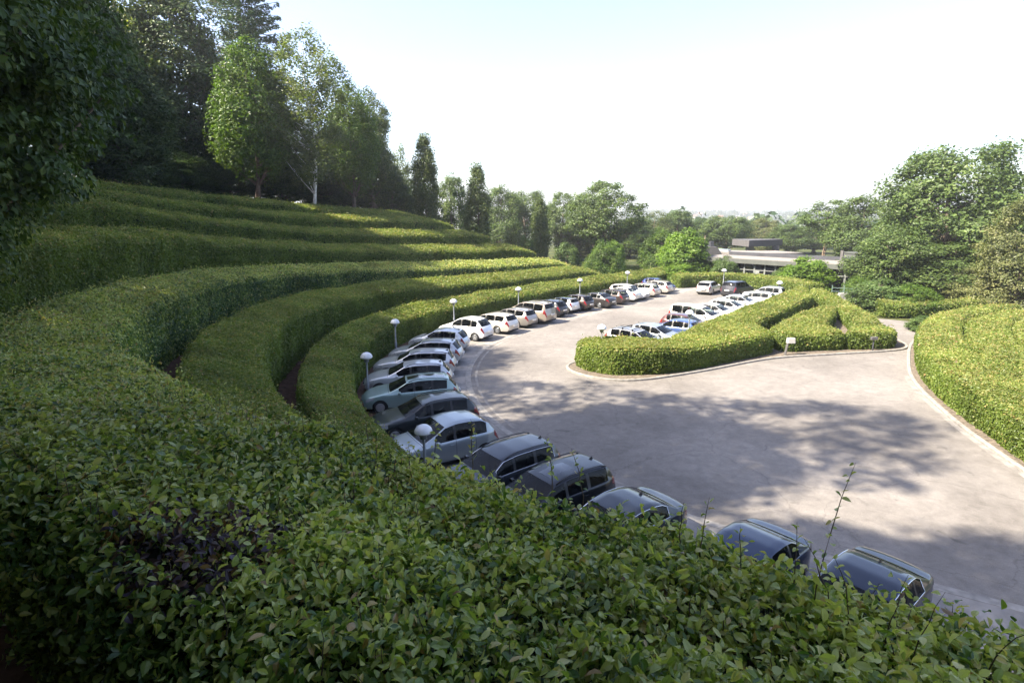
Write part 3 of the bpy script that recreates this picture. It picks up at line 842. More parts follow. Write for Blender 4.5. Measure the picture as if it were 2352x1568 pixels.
# ------------------------------------------------------------------ trees
def tree_kind(h, crown, n_cl, per, leaf, mat, bark, rc=.9, trunk_r=.25, t0=.18, flat=.65, shell=.45, lump=.25, limbs=26, droop=0.0, aspect=.6, seed=1, lean=.0, gap=-.55, up=.35, trunk_top=.85, multi=1):
    """crown: list of (height fraction, radius). returns (trunk mesh, crown mesh)"""
    r_ = np.random.default_rng(seed)
    ts = np.array([c[0] for c in crown]); rs = np.array([c[1] for c in crown])
    tw = MB()
    tops = []
    for q in range(multi):
        a = 2 * math.pi * q / max(multi, 1) + seed
        sp_ = (.0 if multi == 1 else .10) * h
        pts = []
        for t in np.linspace(0, 1, 9):
            z = h * trunk_top * t
            pts.append((math.cos(a) * sp_ * t + lean * h * t * t + .012 * h * math.sin(t * 7 + seed), math.sin(a) * sp_ * t + .010 * h * math.sin(t * 5 + 2 * seed), z))
        rad = [trunk_r * (1.35 if t == 0 else 1) * (1 - .9 * t) + .015 for t in np.linspace(0, 1, 9)]
        tw.tube(pts, rad, 8); tops.append(pts)
    t = r_.random(n_cl * 6); rr = np.interp(t, ts, rs, left=0, right=0)
    keep = r_.random(len(t)) < (rr / rs.max()) ** 1.6 + .03
    keep &= (t > ts[0]) & (t < ts[-1])
    t = t[keep][:n_cl]; rr = np.interp(t, ts, rs)
    ang = r_.random(len(t)) * 2 * math.pi
    q = np.c_[np.cos(ang) * 2, np.sin(ang) * 2, t * 6]
    rr = rr * (1 + lump * wob(q, 1.0, seed * 1.7))
    rho = rr * (shell + (1 - shell) * r_.random(len(t)) ** .5)
    C = np.c_[np.cos(ang) * rho + lean * h * t * t, np.sin(ang) * rho, t * h]
    g = wob(C / max(rs.max(), 1) * 2.6, 1.6, seed + 4.0)
    C = C[g > gap]; rho = rho[g > gap]
    for k in r_.choice(len(C), min(limbs, len(C)), replace=False):
        c = C[k]; pts = tops[int(r_.integers(len(tops)))]
        zf = min(max((c[2] - rho[k] * r_.uniform(.35, .9)) / (h * trunk_top), .12), .95)
        b = np.array(pts[int(zf * 8)])
        mid = b * .45 + c * .55 + np.array([0, 0, -.06 * rho[k]])
        r0 = max(trunk_r * (1 - .85 * zf) * .5, .03)
        tw.tube([b, b * .72 + mid * .28 + np.array([0, 0, .02 * rho[k]]), mid, c], [r0, r0 * .75, r0 * .5, r0 * .2], 5)
    n = len(C) * per
    ci = np.repeat(np.arange(len(C)), per)
    sc = rc * r_.uniform(.6, 1.35, len(C))
    o = r_.normal(size=(n, 3)); o /= np.linalg.norm(o, axis=1, keepdims=True)
    o *= (r_.random(n) ** (1 / 2.2))[:, None]
    o = o * sc[ci][:, None] * np.array([1, 1, flat])
    if droop: o[:, 2] -= droop * (o[:, 0] ** 2 + o[:, 1] ** 2) ** .5 + droop * r_.random(n) * sc[ci]
    P = C[ci] + o
    out = C[ci] * np.array([1, 1, .2]); out[:, 2] -= 0; out /= np.maximum(np.linalg.norm(out, axis=1, keepdims=True), 1e-6)
    N = unit(o * .8 / sc[ci][:, None] + out * .35 + np.array([0, 0, up]) + r_.normal(0, .42, (n, 3)))
    hue = np.clip(.42 + .2 * r_.normal(size=n) + .13 * r_.normal(size=len(C))[ci], 0, 1)
    L = Leaves(); L.add(*kite_leaves(P, N, leaf * r_.uniform(.7, 1.35, n), hue, aspect=aspect, fold=.12))
    return tw.mesh("trunk", bark, smooth=True), L.mesh("crown", mat), h, float(rs.max())

def conifer_kind(h, r, seed=3, leaf=.50, whorls=46, per=230):
    r_ = np.random.default_rng(seed); tw = MB()
    tw.tube([(0, 0, 0), (0, 0, h * .5), (0, 0, h)], [.34, .2, .02], 8)
    P = []; N = []; S = []
    for w in range(whorls):
        t = .14 + .84 * w / (whorls - 1)
        for b in range(7):
            a = r_.uniform(0, 2 * math.pi); ln = r * (1 - t) ** .75 * r_.uniform(.65, 1.15) + .3
            d = np.array([math.cos(a), math.sin(a), 0])
            rise = r_.uniform(-.05, .22)
            end = np.array([0, 0, t * h]) + d * ln + np.array([0, 0, ln * rise])
            tw.tube([(0, 0, t * h), tuple(np.array([0, 0, t * h]) + d * ln * .5 + np.array([0, 0, ln * (rise * .5 - .05)])), tuple(end)], [.06 * (1 - t) + .015, .035, .01], 4)
            m = int(per * ln / r) + 10
            q = r_.random(m) ** .7
            side = np.array([-d[1], d[0], 0])
            wd = (r_.random(m) - .5) * .55 * ln * (1.1 - q)
            p = np.array([0, 0, t * h]) + d * (ln * q)[:, None] + side * wd[:, None] + np.c_[np.zeros(m), np.zeros(m), ln * q * rise - .08 * np.sin(q * 3) * ln - r_.random(m) * .35]
            P.append(p); N.append(unit(np.array([0, 0, 1.0]) + r_.normal(0, .5, (m, 3)))); S.append(np.full(m, leaf) * r_.uniform(.6, 1.2, m))
    P = np.vstack(P); N = np.vstack(N); S = np.concatenate(S)
    L = Leaves(); L.add(*kite_leaves(P, N, S, np.clip(.45 + .25 * r_.normal(size=len(P)), 0, 1), aspect=.3, fold=.05))
    return tw.mesh("trunk", M['bark'], smooth=True), L.mesh("crown", M['pine']), h, r

broad = [(.16, .5), (.25, 3.2), (.42, 5.2), (.6, 5.6), (.78, 4.6), (.92, 2.6), (1, .4)]
KIND = {
 'oak':    tree_kind(17, broad, 330, 120, .32, M['oak'], M['bark'], rc=1.3, trunk_r=.42, limbs=46, seed=2, gap=-.3, lump=.34, flat=.85),
 'oak2':   tree_kind(15, [(.1, 1.2), (.22, 3.4), (.45, 4.6), (.7, 4.4), (.88, 2.8), (1, .5)], 260, 110, .32, M['oak'], M['bark'], rc=1.15, trunk_r=.34, limbs=34, seed=5, lump=.5, gap=-.35, flat=.85),
 'broad':  tree_kind(16, [(.3, .6), (.36, 3.2), (.5, 5.0), (.66, 5.2), (.82, 3.8), (.93, 2.3), (1, .5)], 300, 100, .30, M['oak'], M['bark'], rc=1.15, trunk_r=.3, limbs=60, seed=8, gap=-.35, lump=.34),
 'dark':   tree_kind(24, [(.03, 1.5), (.12, 4.0), (.3, 5.2), (.55, 5.2), (.78, 3.9), (.93, 2.0), (1, .4)], 520, 95, .34, M['dark'], M['bark'], rc=1.35, trunk_r=.4, limbs=40, seed=11, gap=-.75),
 'dark2':  tree_kind(22, [(.06, 1.0), (.16, 3.4), (.35, 4.6), (.55, 4.9), (.75, 3.9), (.9, 2.3), (1, .4)], 430, 95, .33, M['maple'], M['bark'], rc=1.25, trunk_r=.36, limbs=50, seed=14, gap=-.5, lump=.35),
 'maple':  tree_kind(17, [(.02, 1.6), (.16, 3.9), (.4, 5.2), (.65, 5.2), (.85, 3.6), (1, .6)], 760, 190, .18, M['maple'], M['bark'], rc=1.05, trunk_r=.26, limbs=26, seed=17, flat=.4, gap=-.6, lump=.3),
 'pyramid': tree_kind(15, [(.14, .5), (.22, 2.2), (.4, 3.2), (.6, 3.1), (.8, 2.1), (.93, 1.1), (1, .25)], 280, 110, .25, M['bright'], M['bark'], rc=.85, trunk_r=.2, limbs=50, seed=21, flat=1.15, up=.1, gap=-.7),
 'birch':  tree_kind(21, [(.16, .5), (.28, 2.2), (.5, 3.4), (.7, 3.3), (.86, 2.0), (1, .3)], 300, 90, .22, M['birch'], M['birchbark'], rc=.85, trunk_r=.13, limbs=40, seed=24, flat=1.2, droop=.5, gap=-.28, lump=.4, up=.0),
 'pale':   tree_kind(17, [(.12, 1.0), (.25, 2.8), (.5, 3.7), (.75, 3.1), (.92, 1.6), (1, .3)], 260, 95, .27, M['birch'], M['bark'], rc=1.0, trunk_r=.24, limbs=50, seed=27, flat=1.0, droop=.25, gap=-.45, lump=.38),
 'column': tree_kind(12, [(.08, .5), (.2, 1.1), (.45, 1.35), (.7, 1.15), (.88, .65), (1, .12)], 200, 100, .21, M['poplar'], M['bark'], rc=.55, trunk_r=.16, limbs=20, seed=31, flat=1.7, up=.1, gap=-.9, shell=.3),
 'conifer': conifer_kind(30, 8.5),
 'pine':   tree_kind(14, [(.45, .6), (.52, 2.0), (.7, 2.9), (.88, 2.0), (1, .5)], 110, 100, .28, M['oak'], M['pinebark'], rc=1.0, trunk_r=.10, limbs=30, seed=35, gap=-.3, multi=2),
 'airy':   tree_kind(26, [(.22, .6), (.35, 3.2), (.55, 5.0), (.75, 4.6), (.9, 2.8), (1, .5)], 118, 46, .40, M['maple'], M['bark'], rc=1.15, trunk_r=.36, limbs=50, seed=53, gap=-.15, lump=.4),
 'bush':   tree_kind(4, [(-.02, .9), (.1, 1.6), (.4, 2.0), (.7, 1.6), (.92, .8), (1, .2)], 170, 110, .17, M['shrub'], M['bark'], rc=.5, trunk_r=.06, limbs=30, seed=38, flat=.8, gap=-.8, shell=.5),
 'limebush': tree_kind(6, [(.0, 1.0), (.12, 1.9), (.4, 2.0), (.68, 1.35), (.88, .75), (1, .15)], 220, 110, .22, M['lime'], M['bark'], rc=.6, trunk_r=.09, limbs=30, seed=41, flat=.8, gap=-.75),
 'roundbush': tree_kind(6, [(-.02, 1.6), (.12, 2.6), (.4, 3.0), (.7, 2.3), (.9, 1.2), (1, .3)], 260, 110, .2, M['bright'], M['bark'], rc=.7, trunk_r=.09, limbs=30, seed=44, flat=.9, gap=-.85),
 'olive':  tree_kind(14, [(.02, 2.0), (.15, 3.6), (.45, 4.3), (.7, 3.7), (.9, 2.2), (1, .4)], 300, 120, .26, M['olive'], M['bark'], rc=1.1, trunk_r=.26, limbs=40, seed=47, gap=-.55, lump=.4),
}
KNAME = {'oak': ('oak_tree', 'tree'), 'oak2': ('oak_tree', 'tree'), 'broad': ('broad_tree', 'tree'), 'dark': ('beech_tree', 'tree'), 'dark2': ('leafy_tree', 'tree'), 'airy': ('leafy_tree', 'tree'), 'maple': ('maple_tree', 'tree'),
         'pyramid': ('hornbeam_tree', 'tree'), 'birch': ('birch_tree', 'tree'), 'pale': ('pale_tree', 'tree'), 'column': ('columnar_tree', 'tree'), 'conifer': ('conifer_tree', 'tree'), 'pine': ('forked_tree', 'tree'),
         'bush': ('garden_shrub', 'shrub'), 'limebush': ('garden_shrub', 'shrub'), 'roundbush': ('garden_shrub', 'shrub'), 'olive': ('pale_tree', 'tree')}

def tree(kind, x, y, top, rad, label, group=None, rz=None, base=None):
    tm, cm, h0, r0 = KIND[kind]
    z = hz(x, y) - .1 if base is None else base
    o = empty(KNAME[kind][0], (x, y, z), random.uniform(0, 6.28) if rz is None else rz)
    sz = (top - z) / h0; sx = rad / r0
    for nm, me in (("trunk", tm), ("crown", cm)):
        c = mobj(nm, me, o); c.scale = (sx, sx, sz)
    return tag(o, label, KNAME[kind][1], group)

def tree_px(kind, u, Y, vtop, half, label, group=None, rz=None):
    """tree whose foot stands on the sight line u at distance Y, with a top seen at vtop and a half width in picture units"""
    zt = z_at(vtop, Y); zb = 3.0
    for _ in range(3):
        x = x_at(u, Y, zb); zb = hz(x, Y)
    dep = Y * CP - ((zt + zb) / 2 - EYE) * SP
    return tree(kind, x, Y, zt, half / FPX * dep, label, group, rz)

GH = "trees along the top of the bank"
GM = "trees beyond the car park"
GR = "trees right of the road"
GS = "garden shrubs round the car park"
# left: the bank
tree('maple', -15.6, 14.0, 27, 5.2, "dark maple whose boughs hang into the left edge of the picture", GH, 1.0)
tree('maple', -38.5, 46.0, 34, 7.5, "dark broad-leaved tree just behind the maple at the left edge", GH, 2.2)
tree_px('dark2', 225, 51, -120, 120, "dark green leafy tree right of the overhanging maple at the left edge", GH)
tree_px('pale', 320, 67, -120, 110, "thinly leaved grey-green tree showing sky between its branches at top left", GH)
tree_px('dark', 430, 70, -70, 122, "tall dense dark tree left of the spreading conifer", GH)
tree_px('conifer', 592, 78, -330, 178, "tall conifer with spreading grey-green branches against the sky", GH)
tree_px('pyramid', 596, 63, 92, 80, "hornbeam with a bare lower trunk and bright sunlit top under the conifer", GH)
tree_px('dark', 300, 52, 120, 105, "low-boughed dark tree standing in front of the grey-green thin one", GH)
tree_px('birch', 728, 65, 32, 92, "tall airy birch with a white trunk right of the conifer", GH)
tree_px('pyramid', 815, 73, 192, 58, "narrow bright green tree immediately right of the birch", GH)
tree_px('pale', 858, 79, 205, 55, "yellowish-green rounded tree behind the narrow bright one", GH)
tree_px('dark2', 665, 73, 250, 80, "shaded tree filling the gap between hornbeam and birch trunk", GH)
tree_px('dark', 770, 80, 290, 75, "dark tree low behind the birch trunk", GH)
tree_px('dark2', 850, 82, 340, 62, "dark low tree under the yellowish-green rounded one", GH)
tree_px('pale', 930, 92, 335, 36, "small thin tree just left of the tallest columnar tree", GH)
tree_px('dark2', 905, 84, 400, 48, "bushy dark tree left of the tallest columnar tree's foot", GH)
tree_px('column', 981, 80, 303, 26, "tallest and darkest columnar tree at the end of the bank", "columnar trees")
tree_px('oak2', 1040, 95, 403, 44, "round bushy tree between the two taller columnar trees", GM)
tree_px('column', 1098, 82, 370, 26, "columnar tree rising in the middle of the tree line, lit on its left", "columnar trees")
tree_px('column', 1241, 92, 447, 20, "shortest columnar tree, beside the round grey-leaved shrub", "columnar trees")
tree_px('oak2', 1150, 110, 428, 48, "rounded tree just right of the middle columnar tree", GM)
tree_px('oak', 1205, 116, 432, 56, "rounded green tree left of the shortest columnar tree", GM)
tree_px('broad', 1290, 112, 440, 48, "tall tree between the shortest columnar tree and the broad spreading one", GM)
tree_px('broad', 1385, 96, 414, 86, "broad spreading tree with a clear double trunk in the middle of the tree line", GM)
tree_px('dark2', 1330, 118, 500, 55, "dark tree behind the left side of the broad spreading tree", GM)
tree_px('dark2', 1445, 122, 505, 55, "dark tree behind the right side of the broad spreading tree", GM)
tree_px('pale', 1500, 125, 484, 45, "pale feathery tree right of the broad spreading one", GM)
tree_px('oak2', 1553, 130, 483, 42, "light green rounded tree behind the two bright bushes", GM)
tree_px('dark2', 1610, 140, 503, 45, "dark green tree behind the pole left of the building", GM)
tree_px('oak', 1668, 135, 492, 60, "dense dark green tree rising behind the building's left end", GM)
tree_px('olive', 1752, 150, 500, 42, "pale yellowish tree behind the building's raised roof", GM)
tree_px('oak2', 1808, 135, 515, 45, "darker rounded tree right of the raised roof", GM)
tree_px('pine', 1893, 104, 462, 60, "slender forked tree with bare orange trunks beyond the building", GM, 0.4)
tree_px('oak', 1870, 140, 520, 55, "hazy green tree far behind the building's right end", GM)
for i, (u, Y, v) in enumerate([(250, 56, 330), (345, 59, 345), (470, 66, 360), (535, 68, 372), (650, 72, 380), (740, 77, 395), (820, 82, 405), (890, 88, 420), (420, 62, 350)]):
    tree_px('dark2', u, Y, v, 62, "low dark undergrowth tree between the trunks on top of the bank", "undergrowth along the top of the bank")
# right
tree_px('oak2', 1965, 96, 450, 75, "spreading tree left of the large oak, beyond the building", GR)
tree_px('oak', 2150, 68, 318, 150, "largest oak, standing tall at the right above all its neighbours", GR, 2.0)
tree_px('oak', 2275, 76, 440, 100, "oak filling the right shoulder behind the largest oak", GR, .7)
tree_px('oak2', 2035, 63, 520, 88, "lower oak with boughs to the ground left of the largest oak", GR, 1.2)
tree_px('oak2', 2170, 60, 560, 105, "bushy low oak in front of the largest oak's trunk", GR, 3.3)
tree_px('olive', 2330, 52, 452, 95, "pale olive-green tree at the right edge", GR, .5)
tree_px('birch', 2352, 70, 385, 40, "thin wispy tree behind the pale one at the right edge", GR)
tree_px('olive', 2250, 56, 610, 70, "pale bushy tree between the low oak and the right edge", GR, 2.4)
tree_px('oak2', 2085, 80, 480, 90, "oak behind the lower oak, seen left of the largest one", GR, 4.0)
# shrubs
tree_px('bush', 1300, 88, 556, 34, "grey-green rounded shrub below the shortest columnar tree", GS)
tree_px('roundbush', 1386, 80, 556, 42, "light green bush under the broad spreading tree", GS)
tree_px('limebush', 1412, 90, 548, 22, "small bright yellow-green bush just behind the light green one", GS)
tree_px('roundbush', 1515, 92, 528, 46, "soft round green bush left of the brightest bush", GS)
tree_px('limebush', 1570, 80, 518, 52, "brightest yellow-green pointed bush behind the far parked cars", GS)
tree_px('limebush', 1560, 77, 600, 38, "low bright leafy bush at the gap in the hedge behind the blue car", GS)
tree_px('bush', 1208, 84, 540, 22, "small pale shrub at the lower end of the bank", GS)
tree_px('bush', 1662, 76, 588, 34, "dark green shrub against the building's left windows", GS)
tree_px('limebush', 1848, 69, 586, 56, "bright green shrub in front of the building's right end", GS)
tree_px('bush', 1795, 71, 615, 24, "small shrub left of the bright one before the building", GS)
tree_px('bush', 2130, 44, 727, 42, "low dark rounded shrub at the road bend", GS)
tree_px('bush', 2200, 42.5, 738, 40, "low feathery green shrub right of the dark one at the road bend", GS)
tree_px('bush', 2010, 54, 640, 60, "leafy shrub under the lower oak behind the island", GS)
tree_px('roundbush', 2090, 53, 655, 62, "green bush under the large oak above the road bend", GS)
tree_px('roundbush', 1985, 62, 625, 45, "rounded green bush beside the terrace railings", GS)
# the wood carries on left of and behind the viewer; its crowns shade the bank and dapple the tarmac
for i, (x, y, t, r, k) in enumerate([(-27, 27, 28, 5.0, 'airy'), (-41, 37, 38, 6, 'dark2'), (-36, 25, 37, 5.6, 'dark'), (-38, 17.5, 39, 5.6, 'dark2'), (-25, 17, 33, 5.0, 'airy'), (-47, 48, 38, 6.5, 'dark'), (-46, 30, 40, 6.5, 'dark2'), (-42, 66, 26, 6, 'dark'), (-36, 78, 24, 5, 'dark2'),
                                     (-17.5, 12.5, 38, 5.4, 'airy'), (-22, 13, 41, 5.2, 'airy'), (-13, -2, 27, 5.2, 'dark2'), (-20, -5, 32, 5.5, 'dark'), (-18.5, 2.2, 35, 5.2, 'dark2'), (-5.6, -1.4, 25, 4.3, 'broad'), (-3.7, -3.2, 19.5, 2.7, 'dark')]):  # some unseen crowns added to block sun patches and darken the near hedge
    tree(k, x, y, t, r, "dark woodland tree mostly out of view, adding shade to the wood on the bank", "trees deep in the wood on the bank")

# ------------------------------------------------------------------ the low building
M['fascia'] = plain("grey_render", (.075, .08, .073), .8, noise=.15, scale=2)
M['roofdark'] = plain("dark_roof_metal", (.045, .046, .055), .55, noise=.2, scale=1)
M['slate'] = plain("grey_cladding", (.085, .08, .08), .7, noise=.15, scale=3)
M['gravel'] = plain("pale_roof_gravel", (.20, .18, .165), .95, noise=.25, scale=6)
M['whitewall'] = plain("white_render", (.40, .385, .36), .8, noise=.08, scale=3)
M['frame'] = plain("grey_window_frame", (.20, .21, .20), .5)
M['rail'] = plain("green_grey_rail", (.14, .20, .18), .5)
M['red'] = plain("red_panel", (.42, .06, .03), .5)
M['wood'] = plain("orange_wood", (.40, .20, .10), .6, noise=.2, scale=6)
M['polegrey'] = plain("galvanised_pole", (.27, .29, .31), .5, metal=.4, noise=.1, scale=5)
def glass(name, tint=(.25, .28, .28), alpha=.35):
    m, n, l, p = mat_new(name)
    p.inputs["Base Color"].default_value = (.012, .014, .016, 1); p.inputs["Roughness"].default_value = .03; p.inputs["Specular IOR Level"].default_value = .6
    t = n.new("ShaderNodeBsdfTransparent"); t.inputs[0].default_value = (*tint, 1)
    mx = n.new("ShaderNodeMixShader"); fr = n.new("ShaderNodeFresnel"); fr.inputs[0].default_value = 1.5
    ad = n.new("ShaderNodeMath"); ad.operation = 'ADD'; ad.inputs[1].default_value = alpha
    l.new(fr.outputs[0], ad.inputs[0]); l.new(ad.outputs[0], mx.inputs[0])
    l.new(t.outputs[0], mx.inputs[1]); l.new(p.outputs[0], mx.inputs[2]); l.new(mx.outputs[0], n["Material Output"].inputs[0])
    return m
M['bglass'] = glass("building_glass", (.5, .55, .52), .45)
M['glass'] = glass("car_glass", (.42, .47, .45), .28)

BL = Vector((28.6, 76.8)); BR = Vector((39.6, 65.2))          # facade line, left to right
bdir = (BR - BL).normalized(); bnrm = Vector((bdir.y, -bdir.x))  # bnrm looks to the viewer
if bnrm.y > 0: bnrm = -bnrm
bang = math.atan2(bdir.y, bdir.x); blen = (BR - BL).length
bld = empty("low_building", (BL.x, BL.y, 0), bang)
tag(bld, "long low flat-roofed building with a glazed front behind the far hedge", "building")
def bbox(mb, x0, x1, y0, y1, z0, z1): mb.box(((x0 + x1) / 2, (y0 + y1) / 2, (z0 + z1) / 2), (x1 - x0, y1 - y0, z1 - z0))
L0 = -3.0
m = MB(); bbox(m, L0, blen, 1.6, 1.8, -.3, 2.7); bbox(m, L0, L0 + .2, .1, 1.6, -.3, 2.7); bbox(m, L0, blen, 5.3, 5.5, -.3, 2.9); bbox(m, L0, 0, .0, .14, -.3, 2.7)
m.obj("wall", M['fascia'], bld)
m = MB(); bbox(m, L0 - .3, blen + .6, -.55, 5.6, 2.75, 3.3); roof = m.obj("roof", M['fascia'], bld)
m = MB(); bbox(m, L0 - .1, blen + .4, -.35, 5.0, 3.303, 3.36); m.obj("gravel_bed", M['gravel'], roof)
m = MB(); bbox(m, L0 + 1, blen + 2.6, 5.0, 5.5, 3.3, 3.82); bbox(m, blen + .6, blen + 2.6, 2.6, 5.0, 3.45, 3.75); m.obj("parapet", M['roofdark'], bld)
m = MB(); bbox(m, blen - 2.0, blen - .7, 3.2, 4.4, 3.36, 3.8); bbox(m, blen - 3.2, blen - 2.9, 3.6, 3.9, 3.36, 4.7); m.obj("roof_vent", M['slate'], bld)
nb = 12; wv = (blen) / nb
for k in range(nb):
    x0 = k * wv
    f = MB()
    for a, b in ((x0, x0 + .10), (x0 + wv - .10, x0 + wv)): bbox(f, a + .01, b - .01, 0, .12, -.3, 2.72)
    bbox(f, x0 + .09, x0 + wv - .09, .01, .11, 1.9, 1.98); bbox(f, x0 + .09, x0 + wv - .09, .01, .11, .55, .62)
    if k % 3 == 0: bbox(f, x0 + .095, x0 + wv * .5, .02, .10, .62, 1.9)
    fo = f.obj("window", M['frame'], bld)
    g = MB(); bbox(g, x0 + .09, x0 + wv - .09, .045, .06, -.3, 2.72); g.obj("pane", M['bglass'], fo)
m = MB()   # desks and chairs just inside, seen through the glass
for k in range(9): bbox(m, .8 + k * 1.7, 1.9 + k * 1.7, .6, 1.3, .0, .75 + .12 * (k % 2))
m.obj("furniture", M['wood'], bld)
m = MB(); bbox(m, blen + .3, blen + 4.6, -.9, 2.4, 2.35, 2.62); m.obj("canopy", M['gravel'], bld)
for a in (1.2, 2.9):
    m = MB(); m.lathe([(.13, -.3), (.13, 2.35)], (blen + a, -.3, 0), 14); m.obj("column", M['whitewall'], bld, smooth=True)
m = MB(); bbox(m, blen + .2, blen + 4.6, 2.0, 2.3, -.3, 2.34); m.obj("porch_wall", M['fascia'], bld)

# rear parts: the raised grey box on its pillar over a curved roof, and the dark block to the left
def wp(u, v, Y): z = z_at(v, Y); return Vector((x_at(u, Y, z), Y, z))
up = empty("roof_pavilion", (0, 0, 0)); tag(up, "raised grey box on a dark pillar standing above the building's curved roof", "building")
c0, c1, c2 = wp(1680, 552, 99), wp(1721, 552, 93), wp(1798, 553, 97)
zt, zb_ = c1.z, wp(1721, 567, 93).z
back = c2 + (c0 - c1) * .25; c0 = c1 + (c0 - c1) * .95
m = MB(); m.prism([(c1.x, c1.y), (c2.x, c2.y), (back.x, back.y), (c0.x, c0.y)], zb_, zt); up.location = (c1.x, c1.y, 0)
def local(ob, parent):
    ob.matrix_parent_inverse = Matrix.Translation(parent.location).inverted(); return ob
local(m.obj("cladding_box", M['slate'], up), up)
p_ = wp(1780, 580, 96.5)
m = MB(); m.box((p_.x, p_.y, zb_ / 2 - .1), (.9, .9, zb_ + .2 - .004)); local(m.obj("pillar", M['roofdark'], up), up)
m = MB(); m.box((c1.x + 1.5, c1.y + 3.2, zb_ - .5), (1.0, 1.0, .99)); local(m.obj("roof_light", M['whitewall'], up), up)
cr = empty("curved_roof", (33, 92, 0)); tag(cr, "pale curved roof sweeping under the raised grey box", "roof")
cen = Vector((40, 99)); m = MB()
arc = [(cen.x + 12.5 * math.cos(a), cen.y + 12.5 * math.sin(a)) for a in np.linspace(math.radians(165), math.radians(290), 26)]
inn = [(cen.x + 6.8 * math.cos(a), cen.y + 6.8 * math.sin(a)) for a in np.linspace(math.radians(290), math.radians(165), 26)]
m.prism(arc + inn, 2.95, 3.3); local(m.obj("roof_slab", M['gravel'], cr), cr)
m = MB(); m.prism([(cen.x + 12.0 * math.cos(a), cen.y + 12.0 * math.sin(a)) for a in np.linspace(math.radians(165), math.radians(290), 26)] + [(cen.x + 7.2 * math.cos(a), cen.y + 7.2 * math.sin(a)) for a in np.linspace(math.radians(290), math.radians(165), 26)], -.5, 2.948)
local(m.obj("wall", M['fascia'], cr), cr)
m = MB(); m.prism([(cen.x + 10.6 * math.cos(a), cen.y + 10.6 * math.sin(a)) for a in np.linspace(math.radians(175), math.radians(235), 14)] + [(cen.x + 8.9 * math.cos(a), cen.y + 8.9 * math.sin(a)) for a in np.linspace(math.radians(235), math.radians(175), 14)], 3.3, 3.55)
local(m.obj("skylight", plain("skylight_glass", (.35, .42, .45), .2), cr), cr)
db = empty("dark_block", (0, 0, 0)); tag(db, "dark grey flat-topped block with one sloping end left of the curved roof", "building")
a0, a1, a2 = wp(1596, 567, 88), wp(1647, 567, 88), wp(1662, 588, 88)
db.location = (a0.x, a0.y, 0)
m = MB()
vs = [(a0.x, 88, -.3), (a2.x, 88, -.3), (a2.x, 88, a2.z), (a1.x, 88, a1.z), (a0.x, 88, a0.z)]
m.add(vs + [(x, y + 5, z) for x, y, z in vs], [(0, 1, 2, 3, 4), (9, 8, 7, 6, 5)] + [(i, i + 5, (i + 1) % 5 + 5, (i + 1) % 5) for i in range(5)])
local(m.obj("cladding", M['slate'], db), db)
m = MB(); m.box((a1.x - .5, 89.2, a1.z + .38), (.5, .9, .75)); local(m.obj("chimney", M['roofdark'], db), db)
m = MB(); m.box((a0.x - .2, 91, a1.z + .15), (2.2, 2, .29)); local(m.obj("roof_edge", M['whitewall'], db), db)
pt = wp(1618, 566, 90)
m = MB(); m.tube([(0, 0, 0), (0, 0, 3.0), (0, 0, z_at(541, 90))], [.09, .08, .06], 8)
po = m.obj("timber_pole", M['bark'], None, smooth=True); po.location = (pt.x, 90, 0)
tag(po, "thin pole standing behind the dark block, rising against the trees", "pole")
gb = wp(1957, 590, 84)
m = MB(); m.box((0, 0, 1.65), (2.0, 3, 3.5)); m.box((0, 0, 3.49), (2.2, 3.2, .18)); gbo = m.obj("service_building", M['fascia']); gbo.location = (gb.x + .6, 84, 0)
tag(gbo, "pale grey box-shaped outbuilding half hidden by the trees right of the canopy", "building")

# terrace with railings, ramp wall and a red ended seat
tr = empty("terrace_railing", (34.2, 60.6, 0), -.32); tag(tr, "green-grey metal railing along the terrace before the building's right end", "railing")
m = MB()
for z in (.55, .95, 1.3): bbox(m, 0, 4.6, -.02, .02, z, z + .045)
m.obj("bars", M['rail'], tr)
for k in range(5):
    m = MB(); bbox(m, k * 1.13 - .03 + .02, k * 1.13 + .03 + .02, -.035, .035, 0, 1.62); m.obj("post", M['rail'], tr)
m = MB(); m.box((0, 0, .55), (3.4, .35, 1.1), 0); rw = m.obj("ramp_wall", M['whitewall']); rw.location = (35.3, 58.2, 0); rw.rotation_euler = (0, 0, .05)
tag(rw, "low white ramp wall below the terrace railing", "wall")
st = empty("terrace_bench", (37.6, 58.6, 0), .1); tag(st, "red-ended wooden bench on the terrace right of the white ramp wall", "bench")
m = MB(); bbox(m, -.3, -.2, -.35, .35, .0, 1.35); m.obj("end_panel", M['red'], st)
m = MB(); bbox(m, -.19, 2.1, -.3, .3, .42, .52); m.obj("seat", M['wood'], st)
m = MB(); bbox(m, -.19, 2.1, .24, .32, .53, 1.15); m.obj("backrest", M['wood'], st)
m = MB(); bbox(m, 2.0, 2.08, -.28, .22, 0, .415); m.obj("leg", M['roofdark'], st)
pv = [tuple(p) for p in [(33.2, 60), (36, 56.5), (46, 57), (48, 68), (40, 66), (34, 64)]]
sheet("terrace", pv, .05, M['stall'])

